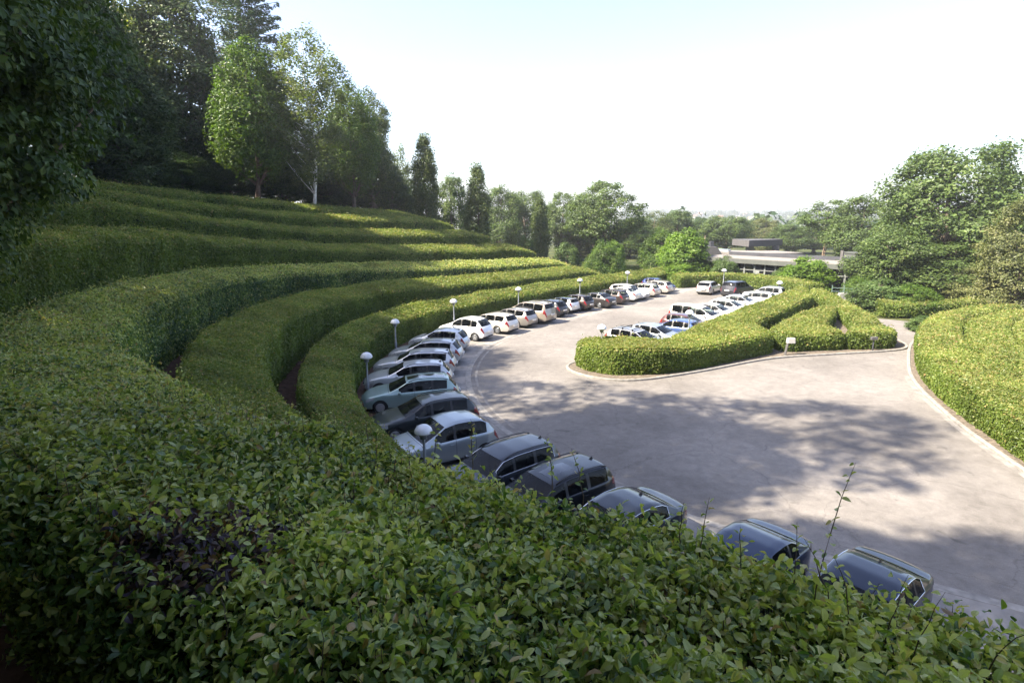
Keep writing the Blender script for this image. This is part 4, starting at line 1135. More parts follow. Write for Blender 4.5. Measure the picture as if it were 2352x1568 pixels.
# ------------------------------------------------------------------ far town on the rise
M['housewall'] = plain("far_house_wall", (.55, .50, .45), .8)
M['houseroof'] = plain("far_house_roof", (.34, .15, .10), .8)
M['houseroof2'] = plain("far_house_slate", (.16, .15, .16), .8)
def far_house(u, Y, w, d, hh, roofm, wallm, rz, label):
    x = x_at(u, Y, -2); z = hz(x, Y) - .3
    o = empty("far_house", (x, Y, z), rz); tag(o, label, "house", "houses of the far town")
    m = MB(); m.box((0, 0, hh / 2), (w, d, hh)); m.obj("wall", wallm, o)
    m = MB(); r = .28 * d + 1
    m.add([(-w / 2 - .4, -d / 2 - .5, hh), (w / 2 + .4, -d / 2 - .5, hh), (w / 2 + .4, d / 2 + .5, hh), (-w / 2 - .4, d / 2 + .5, hh), (-w / 2 - .4, 0, hh + r), (w / 2 + .4, 0, hh + r)],
          [(0, 1, 5, 4), (2, 3, 4, 5), (1, 2, 5), (3, 0, 4), (3, 2, 1, 0)])
    m.obj("roof", roofm, o)
r2 = np.random.default_rng(5)
for k in range(34):
    u = r2.uniform(1575, 1880); Y = r2.uniform(620, 1900)
    big = r2.random() < .3
    far_house(u, Y, r2.uniform(9, 13) * (1.8 if big else 1), r2.uniform(8, 11), r2.uniform(5, 8), M['houseroof'] if r2.random() < .55 else M['houseroof2'], M['housewall'], r2.uniform(0, 3.1),
              "tiny pale house among the trees of the hazy far town")
far_house(1846, 420, 16, 9, 5.5, M['houseroof'], M['whitewall'], .3, "white gabled house nearest on the far slope, right of the raised roof")
far_house(1748, 520, 15, 9, 5.5, M['houseroof'], M['housewall'], .2, "red-roofed house showing beside the pale yellowish tree behind the building")
def far_wood():
    L = Leaves(); C = []
    for k in range(900):
        Y = r2.uniform(180, 2000); u = r2.uniform(1430, 2120) if r2.random() < .8 else r2.uniform(700, 2700)
        C.append((x_at(u, Y, 0), Y, r2.uniform(5, 9) * (1 + Y / 3000)))
    C = np.array(C); z = height(C[:, 0], C[:, 1])
    per = 90
    ci = np.repeat(np.arange(len(C)), per)
    o = r2.normal(size=(len(ci), 3)); o /= np.linalg.norm(o, axis=1, keepdims=True); o *= r2.random(len(ci))[:, None] ** .4
    o[:, 2] = np.abs(o[:, 2]) * .95 + .05
    rad = C[ci, 2]
    P = np.c_[C[ci, 0] + o[:, 0] * rad * .8, C[ci, 1] + o[:, 1] * rad * .8, z[ci] + o[:, 2] * rad * 1.5]
    L.add(*kite_leaves(P, unit(o + r2.normal(0, .4, o.shape)), rad * .34 * r2.uniform(.7, 1.3, len(ci)), np.clip(.45 + .25 * r2.normal(size=len(ci)), 0, 1), aspect=.8))
    tag(mobj("far_wood", L.mesh("far_wood", M['far_leaf'])), "hazy wooded slopes of the far town along the horizon", "wood", kind="stuff")
far_wood()
def rough_grass():
    L = Leaves(); P = []
    def patch(x0, x1, y0, y1, n, hmax):
        x = r2.uniform(x0, x1, n); y = r2.uniform(y0, y1, n)
        si, d = curve_coords(x, y)
        return x, y
    xs = []; ys = []
    for (x0, x1, y0, y1, n) in ((8, 34, 73, 100, 16000), (33, 60, 51, 66, 9000), (-2, 20, 76, 110, 9000), (44, 60, 36, 52, 6000)):
        x, y = patch(x0, x1, y0, y1, n, .3); xs.append(x); ys.append(y)
    x = np.concatenate(xs); y = np.concatenate(ys)
    z = height(x, y)
    a = r2.uniform(0, 6.28, len(x)); N = np.c_[np.cos(a), np.sin(a), .3 * np.ones(len(x))]
    L.add(*kite_leaves(np.c_[x, y, z + .05], unit(N + r2.normal(0, .4, N.shape)), r2.uniform(.25, .6, len(x)), np.clip(.5 + .25 * r2.normal(size=len(x)), 0, 1), aspect=.35))
    tag(mobj("rough_grass", L.mesh("rough_grass", M['grass'])), "rough grass and ground cover beyond the hedges", "grass", kind="stuff")
rough_grass()

# ------------------------------------------------------------------ lamps and posts
M['dome'] = plain("lamp_dome", (.66, .68, .70), .32, spec=.5, coat=.3)
M['lens'] = plain("lamp_lens", (.60, .62, .63), .25)
def lamp_meshes():
    m = MB(); m.lathe([(.075, 0), (.075, .9), (.05, .96), (.042, 1.9), (.042, 2.0)], n=14); pole = m.mesh("pole", M['polegrey'], True)
    m = MB(); m.lathe([(.14, 0), (.14, .02), (.10, .04)], n=16); plate = m.mesh("base_plate", M['polegrey'], False)
    m = MB(); m.lathe([(.06, 1.97), (.115, 1.99), (.115, 2.11), (.13, 2.13)], n=18); col = m.mesh("collar", M['polegrey'], True)
    m = MB(); m.lathe([(.13, 2.125), (.20, 2.14), (.245, 2.18), (.262, 2.215)], n=26); lens = m.mesh("lens", M['lens'], True)
    prof = [(.285, 2.20), (.292, 2.215)] + [(.29 * math.cos(t), 2.215 + .25 * math.sin(t)) for t in np.linspace(.08, 1.53, 10)] + [(.004, 2.466)]
    m = MB(); m.lathe(prof, n=28); dome = m.mesh("dome", M['dome'], True)
    return [("pole", pole), ("base_plate", plate), ("collar", col), ("lens", lens), ("dome", dome)]
LM = lamp_meshes()
LAMPS = [(-2.8, 17.1, "nearest mushroom lamp, its dome just above the foreground hedge by the silver-blue car"),
 (-7.1, 26.8, "mushroom lamp at the foot of the bank beside the pale teal car"),
 (-7.5, 35.8, "mushroom lamp against the lowest terrace hedge beyond the silver estates"),
 (-4.6, 44.6, "mushroom lamp behind the white high-roofed hatchback"),
 (.6, 52.0, "mushroom lamp behind the beige minivan"),
 (7.1, 59.3, "mushroom lamp behind the dark saloon in the far left row"),
 (13.6, 67.1, "mushroom lamp behind the silver estates at the end of the left row"),
 (26.0, 69.9, "mushroom lamp in the far hedge before the building, above the dark van"),
 (26.8, 57.7, "mushroom lamp at the far end of the island row beside the small silver off-roader"),
 (20.4, 49.9, "mushroom lamp in the far half of the island row beside the white estate"),
 (13.9, 42.4, "mushroom lamp in the near half of the island row beside the cream people carrier"),
 (5.5, 33.9, "mushroom lamp sticking out of the near tip of the island hedge")]
def lamp_at(x, y, lb):
    o = empty("mushroom_lamp", (x, y, 0.02), random.uniform(0, 6)); o.rotation_euler[0] = random.uniform(-.018, .018); o.rotation_euler[1] = random.uniform(-.018, .018); tag(o, lb, "lamp", "mushroom lamps round the car park")
    for nm, me in LM: mobj(nm, me, o)
_ra, _rb = np.array([9.3, 33.5]) * ISL, np.array([30.0, 59.0]) * ISL
ROWD = (_rb - _ra) / np.linalg.norm(_rb - _ra); ROWN = np.array([ROWD[1], -ROWD[0]]); ROW0 = _ra
for x, y, lb in LAMPS:
    if 'island row' in lb: continue       # set between the cars of that row further down
    lamp_at(x, y, lb)
ps = empty("leaning_post", (17.75, 35.95, .05)); tag(ps, "leaning dark post with a white box on top before the island hedge", "post")
m = MB(); m.tube([(0, 0, 0), (.12, 0, .82)], .085, 4); m.obj("post", M['slate'], ps)
m = MB(); m.box((.3, 0, .98), (.5, .3, .34), 0, .9); m.obj("head_box", M['whitewall'], ps, bevel=.02)
bo = empty("garden_bollard", (24.2, 37.15, .05)); tag(bo, "slim dark bollard in front of the sharp right-hand corner of the island hedge", "bollard")
m = MB(); m.tube([(0, 0, 0), (0, 0, .75)], .05, 10); m.obj("stem", M['roofdark'], bo)
m = MB(); m.box((0, 0, .86), (.42, .2, .2)); m.obj("head", M['slate'], bo, bevel=.02)

# ------------------------------------------------------------------ cars
def paint_mat():
    m, n, l, p = mat_new("car_paint")
    oi = n.new("ShaderNodeObjectInfo")
    ge = n.new("ShaderNodeNewGeometry")
    inside = n.new("ShaderNodeMix"); inside.data_type = 'RGBA'; inside.inputs["B"].default_value = (.03, .03, .032, 1)   # lining on the inner side of the panels
    l.new(ge.outputs["Backfacing"], inside.inputs[0]); l.new(oi.outputs["Color"], inside.inputs["A"])
    l.new(inside.outputs["Result"], p.inputs["Base Color"])
    inv = n.new("ShaderNodeMath"); inv.operation = 'SUBTRACT'; inv.inputs[0].default_value = 1; l.new(ge.outputs["Backfacing"], inv.inputs[1])
    mm = n.new("ShaderNodeMath"); mm.operation = 'MULTIPLY'; l.new(inv.outputs[0], mm.inputs[0]); l.new(oi.outputs["Alpha"], mm.inputs[1])
    l.new(mm.outputs[0], p.inputs["Metallic"]); l.new(inv.outputs[0], p.inputs["Coat Weight"]); p.inputs["Coat IOR"].default_value = 1.4
    p.inputs["Roughness"].default_value = .34; p.inputs["Specular IOR Level"].default_value = .25
    p.inputs["Coat Weight"].default_value = 1.0; p.inputs["Coat Roughness"].default_value = .04
    return m
M['paint'] = paint_mat()
M['trim'] = plain("black_trim", (.012, .012, .013), .45)
M['blackroof'] = plain("black_roof", (.008, .009, .011), .12, coat=1.0)
M['tyre'] = plain("tyre_rubber", (.018, .018, .018), .85)
M['rim'] = plain("alloy_rim", (.52, .53, .55), .3, metal=.8)
M['inside'] = plain("car_interior", (.035, .034, .036), .85)
M['chrome'] = plain("chrome_strip", (.75, .76, .78), .12, metal=1.0)
M['plate'] = plain("number_plate", (.62, .60, .58), .5)
M['headlamp'] = plain("headlamp_glass", (.34, .36, .38), .08, spec=.8, coat=1.0)
M['taillamp'] = plain("tail_lamp_red", (.20, .010, .010), .22, coat=1.0)

TYPES = {
 'estate': dict(L=4.65, W=1.78, top=[(0, .55), (.05, .66), (.25, .77), (.7, .88), (1.1, .95), (1.28, .99), (2.05, 1.37), (2.7, 1.46), (3.4, 1.465), (4.02, 1.41), (4.2, 1.33), (4.5, .98), (4.6, .86), (4.65, .62)],
     cowl=1.28, rf=2.05, rr=4.05, tb=4.50, b0=.86, b1=1.0, wf=.84, wr=3.50, win=[(1.62, 2.38), (2.48, 3.22), (3.32, 4.0)], rails=True),
 'estate2': dict(L=4.75, W=1.80, top=[(0, .56), (.05, .68), (.25, .80), (.8, .91), (1.2, .97), (1.36, 1.0), (2.05, 1.36), (2.7, 1.45), (3.5, 1.45), (4.25, 1.40), (4.4, 1.33), (4.6, 1.0), (4.7, .86), (4.75, .62)],
     cowl=1.36, rf=2.05, rr=4.27, tb=4.60, b0=.88, b1=.99, wf=.86, wr=3.62, win=[(1.66, 2.42), (2.52, 3.28), (3.40, 4.22)], rails=True),
 'hatch': dict(L=4.15, W=1.74, top=[(0, .55), (.05, .66), (.22, .77), (.65, .90), (1.0, .98), (1.1, 1.0), (1.85, 1.39), (2.4, 1.47), (3.0, 1.46), (3.5, 1.40), (3.72, 1.30), (4.0, .99), (4.1, .85), (4.15, .62)],
     cowl=1.1, rf=1.85, rr=3.54, tb=4.0, b0=.88, b1=1.0, wf=.80, wr=3.33, win=[(1.40, 2.18), (2.28, 3.02), (3.12, 3.42)], rails=False),
 'saloon': dict(L=4.75, W=1.81, top=[(0, .55), (.05, .66), (.25, .77), (.8, .88), (1.2, .95), (1.38, .98), (2.12, 1.34), (2.7, 1.43), (3.2, 1.41), (3.5, 1.35), (4.12, 1.06), (4.4, 1.04), (4.62, 1.0), (4.7, .85), (4.75, .62)],
     cowl=1.38, rf=2.12, rr=3.50, tb=4.10, b0=.87, b1=.99, wf=.88, wr=3.62, win=[(1.70, 2.42), (2.52, 3.22), (3.30, 3.66)], rails=False),
 'minivan': dict(L=4.95, W=1.95, top=[(0, .58), (.06, .72), (.25, .86), (.7, .98), (.95, 1.05), (1.05, 1.08), (2.0, 1.60), (2.6, 1.73), (3.6, 1.75), (4.5, 1.70), (4.66, 1.62), (4.83, 1.08), (4.9, .9), (4.95, .62)],
     cowl=1.05, rf=2.0, rr=4.52, tb=4.83, b0=.98, b1=1.10, wf=.92, wr=3.85, win=[(1.50, 2.38), (2.48, 3.48), (3.58, 4.50)], rails=True),
 'mpv': dict(L=4.27, W=1.80, top=[(0, .55), (.05, .68), (.22, .82), (.6, .95), (.9, 1.03), (1.0, 1.06), (1.9, 1.52), (2.4, 1.61), (2.9, 1.60), (3.4, 1.53), (3.75, 1.38), (4.08, 1.02), (4.2, .86), (4.27, .62)],
     cowl=1.0, rf=1.9, rr=3.48, tb=4.08, b0=.94, b1=1.04, wf=.84, wr=3.44, win=[(1.42, 2.22), (2.32, 3.02), (3.12, 3.62)], rails=False),
 'mini': dict(L=3.66, W=1.69, top=[(0, .55), (.05, .68), (.2, .82), (.6, .92), (.95, .97), (1.1, 1.0), (1.62, 1.34), (2.1, 1.40), (2.7, 1.40), (3.2, 1.36), (3.36, 1.29), (3.55, .98), (3.62, .84), (3.66, .60)],
     cowl=1.1, rf=1.62, rr=3.22, tb=3.55, b0=.90, b1=.98, wf=.68, wr=3.08, win=[(1.36, 2.26), (2.34, 3.10)], rails=False),
 'offroad': dict(L=4.2, W=1.78, top=[(0, .64), (.05, .78), (.2, .90), (.7, 1.02), (1.05, 1.08), (1.2, 1.12), (1.8, 1.55), (2.3, 1.66), (3.2, 1.66), (3.75, 1.62), (3.9, 1.54), (4.08, 1.12), (4.15, .95), (4.2, .70)],
     cowl=1.2, rf=1.8, rr=3.78, tb=4.08, b0=1.0, b1=1.08, wf=.82, wr=3.36, win=[(1.48, 2.22), (2.32, 3.0), (3.1, 3.72)], rails=True),
}
HOOD = [(.93, .22), (.885, .48), (.82, .66), (.72, .79), (.58, .88), (.38, .95), (.19, .99), (0, 1)]
BASE = [(.93, .10), (.915, .32), (.90, .55), (.885, .76), (.845, .88), (.58, .96), (.29, .99), (0, 1)]
GHS = [(.925, .04), (.865, .36), (.805, .68), (.750, .88), (.70, .955), (.50, .985), (.25, .997), (0, 1)]
LOW_T = [0, .10, .26, .44, .62, .78, .92, 1.0]
LOW_Y = [.93, .975, .995, 1.0, .998, .99, .968, .945]

def car_kind(key):
    d = TYPES[key]; L, Wd = d['L'], d['W'] / 2
    ts = np.array([a for a, b in d['top']]); tz = np.array([b for a, b in d['top']])
    g = np.arange(-.3, L + .3, .01); gz = np.interp(g, ts, tz)
    k = np.exp(-.5 * (np.arange(-12, 13) * .01 / .05) ** 2); k /= k.sum()
    gz2 = np.convolve(np.pad(gz, 12, mode='edge'), k, 'valid')
    top = lambda s: np.interp(s, g, gz2)
    Rw, Ra = (.335, .385) if key in ('minivan', 'offroad') else (.315, .36)
    seams = [d['cowl'] - .05, d['win'][0][1] + .05, d['win'][1][1] + .05, d['cowl'] - .02 + .0]
    st = list(np.linspace(0, L, 52)) + [.02, .05, .1, L - .02, L - .05, L - .1, d['cowl'], d['rf'], d['rr'], d['tb']]
    for a, b in d['win']: st += [a, b]
    for q in (d['wf'], d['wr']): st += list(np.linspace(q - Ra, q + Ra, 13))
    seam_s = [d['cowl'] - .06, d['win'][0][1] + .05, min(d['win'][1][1] + .05, d['wr'] + .1)]
    if key == 'saloon': seam_s.append(d['tb'] + .03)
    fixed = [d['cowl'], d['rf'], d['rr'], d['tb']] + [v for w in d['win'] for v in w] + [v for q in seam_s for v in (q, q + .013)] + [0, L]
    st = sorted(fixed) + [s for s in st if min(abs(s - f) for f in fixed) > .022]
    st = sorted(set(round(s, 4) for s in st))
    st = np.array([s for i, s in enumerate(st) if i == 0 or s - st[i - 1] > .008])
    S_ = len(st); R = 16; C = 2 * R - 1
    V = np.zeros((S_, C, 3)); SZ = np.zeros((S_, R)); 
    for i, s in enumerate(st):
        T = float(top(s)); zb = d['b0'] + (d['b1'] - d['b0']) * s / L
        S = min(T - .045, zb)
        w = Wd * (1 - .19 * max(0, (.7 - s) / .7) ** 2 - .20 * max(0, (s - (L - .75)) / .75) ** 2)
        z0 = .19 + .15 * max(0, (.12 - s) / .12) + .16 * max(0, (s - (L - .12)) / .12)
        if s < d['cowl'] - .16: P = np.array(HOOD)
        elif s < d['cowl']: f = (s - d['cowl'] + .16) / .16; P = np.array(HOOD) * (1 - f) + np.array(BASE) * f
        elif s < d['rf']: f = (s - d['cowl']) / (d['rf'] - d['cowl']); P = np.array(BASE) * (1 - f) + np.array(GHS) * f
        elif s <= d['rr']: P = np.array(GHS)
        elif s < d['tb']: f = (s - d['rr']) / (d['tb'] - d['rr']); P = np.array(GHS) * (1 - f) + np.array(BASE) * f
        else: P = np.array(BASE)
        ys = [a * w for a in LOW_Y] + [a * w for a, b in P]
        zs = [z0 + (S - z0) * t for t in LOW_T] + [S + (T - S) * b for a, b in P]
        bow = .17 * max(0, (.7 - s) / .7) - .20 * max(0, (s - (L - .8)) / .8)
        if d['cowl'] - .3 < s < d['rf'] + .3: bow += .13 * (1 - abs(s - (d['cowl'] + d['rf']) / 2) / ((d['rf'] - d['cowl']) / 2 + .3))
        if key != 'saloon' and s > d['rr'] - .1: bow -= .03
        for r in range(R):
            y, z = ys[r], zs[r]; sx = s + bow * (y / Wd) ** 2
            if r <= 7:      # wheel arches
                for q in (d['wf'], d['wr']):
                    dx, dz = sx - q, z - (Rw - .01)
                    rr = math.hypot(dx, dz)
                    if rr < Ra:
                        if rr < 1e-4: dx, dz, rr = 0, 1e-4, 1e-4
                        sx2, z2 = q + dx / rr * Ra, (Rw - .01) + dz / rr * Ra
                        sx, z = sx2, max(z2, .12)
                        SZ[i, r] = 1
            V[i, r] = (L / 2 - sx, y, z); V[i, C - 1 - r] = (L / 2 - sx, -y, z)
    idx = np.arange(S_ * C).reshape(S_, C)
    VV = V.reshape(-1, 3)
    body, bmi = [], []
    lamps = {}
    panes = {}
    cen_s = (st[:-1] + st[1:]) / 2
    def is_seam(i): return st[i + 1] - st[i] < .016 and any(abs(st[i] - q) < .004 for q in seam_s)
    for i in range(S_ - 1):
        s = cen_s[i]
        for c in range(C - 1):
            r = c if c < R - 1 else C - 2 - c          # interval r..r+1 counted from the sill
            f = (int(idx[i, c]), int(idx[i + 1, c]), int(idx[i + 1, c + 1]), int(idx[i, c + 1]))
            snapped = sum(SZ[a, min(b, C - 1 - b)] for a, b in ((i, c), (i + 1, c), (i + 1, c + 1), (i, c + 1)))
            if r < 8 and snapped >= 4: continue
            key2 = None; mi = 0
            side = 'l' if c < R - 1 else 'r'
            if 8 <= r <= 10:
                for wi, (a, b) in enumerate(d['win']):
                    if a < s < b and not is_seam(i): key2 = ('side_window', side, wi)
                if key2 is None and d['win'][0][0] < s < d['win'][-1][1]: mi = 1
            elif r >= 12:
                if d['cowl'] + .03 < s < d['rf'] - .02: key2 = ('windscreen',)
                elif d['rr'] + .04 < s < d['tb'] - .04: key2 = ('rear_window',)
            if r < 1: mi = 1
            if is_seam(i) and (2 <= r <= 7 if s > d['cowl'] and not (key == 'saloon' and s > d['rr']) else r >= 8): mi = 1
            if r >= 11 and d['rf'] <= s <= d['rr']: mi = 2
            if key2: panes.setdefault(key2, []).append(f)
            else:
                body.append(f); bmi.append(mi)
                if r in (5, 6) and .10 < s < .56: lamps.setdefault(('headlight', side), []).append(f)
                if (5 <= r <= 6 or (key != 'saloon' and r in (7, 8))) and L - .25 < s < L - .02: lamps.setdefault(('tail_light', side), []).append(f)
    # underside and ends
    for i in range(S_ - 1):
        body.append((int(idx[i, 0]), int(idx[i, C - 1]), int(idx[i + 1, C - 1]), int(idx[i + 1, 0]))); bmi.append(1)
    body.append(tuple(int(v) for v in idx[0])); bmi.append(0)
    body.append(tuple(int(v) for v in idx[-1][::-1])); bmi.append(0)
    def build(name, faces, mats, mi=None, off=0.0, smooth=True):
        used = sorted(set(v for f in faces for v in f)); mp = {v: k for k, v in enumerate(used)}
        P = VV[used].copy(); F = [tuple(mp[v] for v in f) for f in faces]
        if off:
            n = np.zeros_like(P)
            for f in F:
                q = np.cross(P[f[2]] - P[f[0]], P[f[-1]] - P[f[1]])
                for v in f: n[v] += q
            P += unit(n) * off
        me = bpy.data.meshes.new(name); me.from_pydata([tuple(p) for p in P], [], F)
        for m_ in mats: me.materials.append(m_)
        if mi is not None: me.polygons.foreach_set("material_index", mi)
        me.polygons.foreach_set("use_smooth", [smooth] * len(F))
        bm = bmesh.new(); bm.from_mesh(me)
        bmesh.ops.dissolve_degenerate(bm, dist=.0005, edges=bm.edges[:])
        for e in bm.edges:
            if len(e.link_faces) == 2 and e.calc_face_angle(0) > .9: e.smooth = False
        bm.to_mesh(me); bm.free(); me.update()
        return me
    # orient: face winding outwards
    f0 = body[len(body) // 3]
    parts = {}
    nn = np.cross(VV[f0[2]] - VV[f0[0]], VV[f0[3]] - VV[f0[1]]); c0 = VV[list(f0)].mean(0) - np.array([0, 0, .6])
    flip = -1 if np.dot(nn, c0 * np.array([.0, 1, 1])) < 0 else 1
    if flip < 0:
        body[:] = [f[::-1] for f in body]
        for k2 in lamps: lamps[k2] = [f[::-1] for f in lamps[k2]]
        for k2 in panes: panes[k2] = [f[::-1] for f in panes[k2]]
    parts['body'] = build("car_body", body, [M['paint'], M['trim'], M['paint']], bmi)
    parts['body_blackroof'] = build("car_body", body, [M['paint'], M['trim'], M['blackroof']], bmi)
    lst = []
    for k2, fs in panes.items(): lst.append((k2[0], build(k2[0], fs, [M['glass']], None, -.006)))
    for k2, fs in lamps.items(): lst.append((k2[0], build(k2[0], fs, [M['headlamp'] if k2[0] == 'headlight' else M['taillamp']], None, .007)))
    w_ = MB(); w_.lathe([(Rw * .66, -.09), (Rw * .86, -.105), (Rw * .97, -.085), (Rw, -.05), (Rw, .05), (Rw * .97, .085), (Rw * .86, .105), (Rw * .66, .09)], n=28, axis='Y', caps=False)
    tyre = w_.mesh("tyre", M['tyre'], True)
    w_ = MB(); w_.lathe([(Rw * .67, -.08), (Rw * .67, .07), (Rw * .60, .085), (Rw * .60, .02), (.03, .012)], n=28, axis='Y', caps=False)
    for q in range(5):
        a = q * 2 * math.pi / 5 + .3
        ca, sa = math.cos(a), math.sin(a); pa, pb = .045, .028
        r0, r1 = .02, Rw * .62
        vs = []
        for rr, ww in ((r0, pa), (r1, pb)):
            for oy in (.055, .085):
                for sg in (-1, 1): vs.append((ca * rr - sa * ww * sg, oy, sa * rr + ca * ww * sg))
        w_.add(vs, [(0, 1, 3, 2), (4, 6, 7, 5), (2, 3, 7, 6), (0, 4, 5, 1), (0, 2, 6, 4), (1, 5, 7, 3)])
    w_.lathe([(.0005, .094), (.05, .094), (.06, .075)], n=12, axis='Y')
    rim = w_.mesh("rim", M['rim'], False)
    m = MB(); m.box((0, 0, .42), (L - .75, Wd * 1.1, .44)); m.box((L / 2 - d['cowl'] - .25, 0, (d['b0'] + .0)), (.45, Wd * 1.6, .16))
    for fx, n_ in ((d['win'][0][1] + .12, 2), (d['win'][1][1] + .22, 3)):
        for q in range(n_):
            y = (q - (n_ - 1) / 2) * (.78 if n_ == 2 else .44)
            m.box((L / 2 - fx, y, .85), (.16, .50 if n_ == 2 else .42, .50), 0, .9); m.box((L / 2 - fx - .02, y, 1.17), (.10, .24, .16), 0, .85)
    m.lathe([(.001, 0), (.18, .01), (.001, .02)], (L / 2 - d['win'][0][0] - .25, .38, .95), 12, 'Y')
    interior = m.mesh("interior", M['inside'])
    out = dict(key=key, L=L, W=Wd, d=d, body=parts['body'], body_blackroof=parts['body_blackroof'], parts=lst, tyre=tyre, rim=rim, interior=interior, Rw=Rw, top=top)
    # mirrors, handles, plates, rails, antenna, grille
    sm = d['win'][0][0] + .12; zb = d['b0'] + .10
    mm = []
    for sg in (1, -1):
        q = MB(); q.box((L / 2 - sm, sg * (Wd + .07), zb), (.13, .19, .13), 0, .85); mm.append(q.mesh("wing_mirror", M['paint'], True, .03))
    out['mirrors'] = mm
    hs = []
    for sg in (1, -1):
        for (a, b) in d['win'][:2]:
            s = b - .10
            if key == 'mini' and (a, b) == d['win'][1]: continue
            zz = d['b0'] + (d['b1'] - d['b0']) * s / L - .14
            q = MB(); q.box((L / 2 - s, sg * (Wd * .992 + .002), zz), (.17, .035, .03)); hs.append(q.mesh("door_handle", M['paint'], False, .008))
    out['handles'] = hs
    q = MB(); q.box((-L / 2 - .004, 0, .66 if key != 'minivan' else .8), (.03, .52, .11)); out['plate_r'] = q.mesh("number_plate", M['plate'])
    q = MB(); q.box((L / 2 - .0, 0, .42), (.03, .50, .11)); out['plate_f'] = q.mesh("number_plate", M['plate'])
    q = MB(); q.box((L / 2 - .035, 0, .555), (.09, Wd * 1.0, .09)); out['grille'] = q.mesh("grille", M['trim'], False, .02)
    rl = []
    for sg in (1, -1):
        q = MB(); ss = np.linspace(d['rf'] + .12, d['rr'] - .05, 9); zz = top(ss)
        pts = [(L / 2 - s, sg * Wd * .70, float(z) + (.035 if 0 < i < 8 else -.025)) for i, (s, z) in enumerate(zip(ss, zz))]
        q.tube(pts, .016, 6); rl.append(q.mesh("roof_rail", M['trim'], True))
    out['rails'] = rl
    q = MB(); s = d['rr'] - .12; z = float(top(s)); q.add([(L / 2 - s + .09, -.015, z - .01), (L / 2 - s + .09, .015, z - .01), (L / 2 - s - .09, .03, z - .012), (L / 2 - s - .09, -.03, z - .012), (L / 2 - s - .07, 0, z + .075)], [(0, 1, 4), (1, 2, 4), (2, 3, 4), (3, 0, 4), (3, 2, 1, 0)])
    out['fin'] = q.mesh("antenna", M['trim'])
    ch = []
    for sg in (1, -1):   # bright strip round the side glass
        q = MB(); pts = []
        for row in (8, 11):
            ss = [i for i in range(S_) if d['win'][0][0] - .01 <= st[i] <= d['win'][-1][1] + .01]
            pl = [tuple(V[i, row if sg > 0 else C - 1 - row] + np.array([0, sg * .006, 0])) for i in (ss if row == 8 else ss[::-1])]
            pts += pl
        q.tube(pts + [pts[0]], .010, 5); ch.append(q.mesh("window_strip", M['chrome'], True))
    out['strips'] = ch
    q = MB(); s0, s1 = d['rf'] + .18, d['rf'] + 1.05
    for sg_s, se in ((s0, s0 + .16), (s1, s1 + .03)): pass
    return out
KC = {k: car_kind(k) for k in TYPES}

def sunroof(k, parent, s0, s1):
    """dark glass panel let into the roof"""
    n = 8; ss = np.linspace(s0, s1, n); V = []; F = []
    for s in ss:
        z = float(k['top'](s))
        for j in range(7):
            t = -1 + 2 * j / 6; V.append((k['L'] / 2 - s, t * .60 * k['W'], z - .055 * abs(t) ** 2.2 * .62 + .006))
    for i in range(n - 1):
        for j in range(6): F.append((i * 7 + j, i * 7 + j + 1, (i + 1) * 7 + j + 1, (i + 1) * 7 + j))
    me = bpy.data.meshes.new("sunroof"); me.from_pydata(V, [], [f[::-1] for f in F] if False else F); me.materials.append(M['blackroof'])
    me.polygons.foreach_set("use_smooth", [True] * len(F))
    mobj("sunroof", me, parent)

CAR_NAME = {'estate': 'estate_car', 'estate2': 'estate_car', 'hatch': 'hatchback_car', 'saloon': 'saloon_car', 'minivan': 'people_carrier', 'mpv': 'compact_people_carrier', 'mini': 'small_car', 'offroad': 'offroad_car'}
def car(key, x, y, ang, col, metal, label, group, rails=None, roof=None, chrome=False, fin=True, sun=None, bars=False, scale=1.0):
    """ang: heading of the nose in the ground plane"""
    k = KC[key]
    o = empty(CAR_NAME[key], (x, y, .012), ang)
    tag(o, label, "car", group)
    if scale != 1.0: o.scale = (scale, 1, scale)
    c4 = (*col, metal)
    b = mobj("body", k['body_blackroof'] if roof == 'black' else k['body'], o); b.color = c4
    for nm, me in k['parts']: mobj(nm, me, o)
    for me in k['mirrors']: mobj("wing_mirror", me, o).color = c4
    for me in k['handles']: mobj("door_handle", me, b).color = c4
    mobj("number_plate", k['plate_r'], o); mobj("number_plate", k['plate_f'], o); mobj("grille", k['grille'], o); mobj("interior", k['interior'], o)
    if k['d']['rails'] if rails is None else rails:
        for me in k['rails']: mobj("roof_rail", me, o)
    if fin: mobj("antenna", k['fin'], o)
    if chrome:
        for me in k['strips']: mobj("window_strip", me, o)
    for s in (k['d']['wf'], k['d']['wr']):
        for sg in (1, -1):
            w = mobj("wheel", k['tyre'], o); w.location = (k['L'] / 2 - s, sg * (k['W'] - .115), k['Rw'] - .01)
            if sg < 0: w.rotation_euler = (0, 0, math.pi)
            mobj("rim", k['rim'], w)
    if sun: sunroof(k, b, *sun)
    if bars:
        for s in (k['d']['rf'] + .35, k['d']['rf'] + 1.1):
            q = MB(); z = float(k['top'](s)) + .09; q.box((k['L'] / 2 - s, 0, z), (.07, k['W'] * 1.5, .035))
            for sg in (1, -1): q.box((k['L'] / 2 - s, sg * k['W'] * .70, z - .055), (.10, .05, .08))
            q.obj("roof_bar", M['trim'], o)
    return o

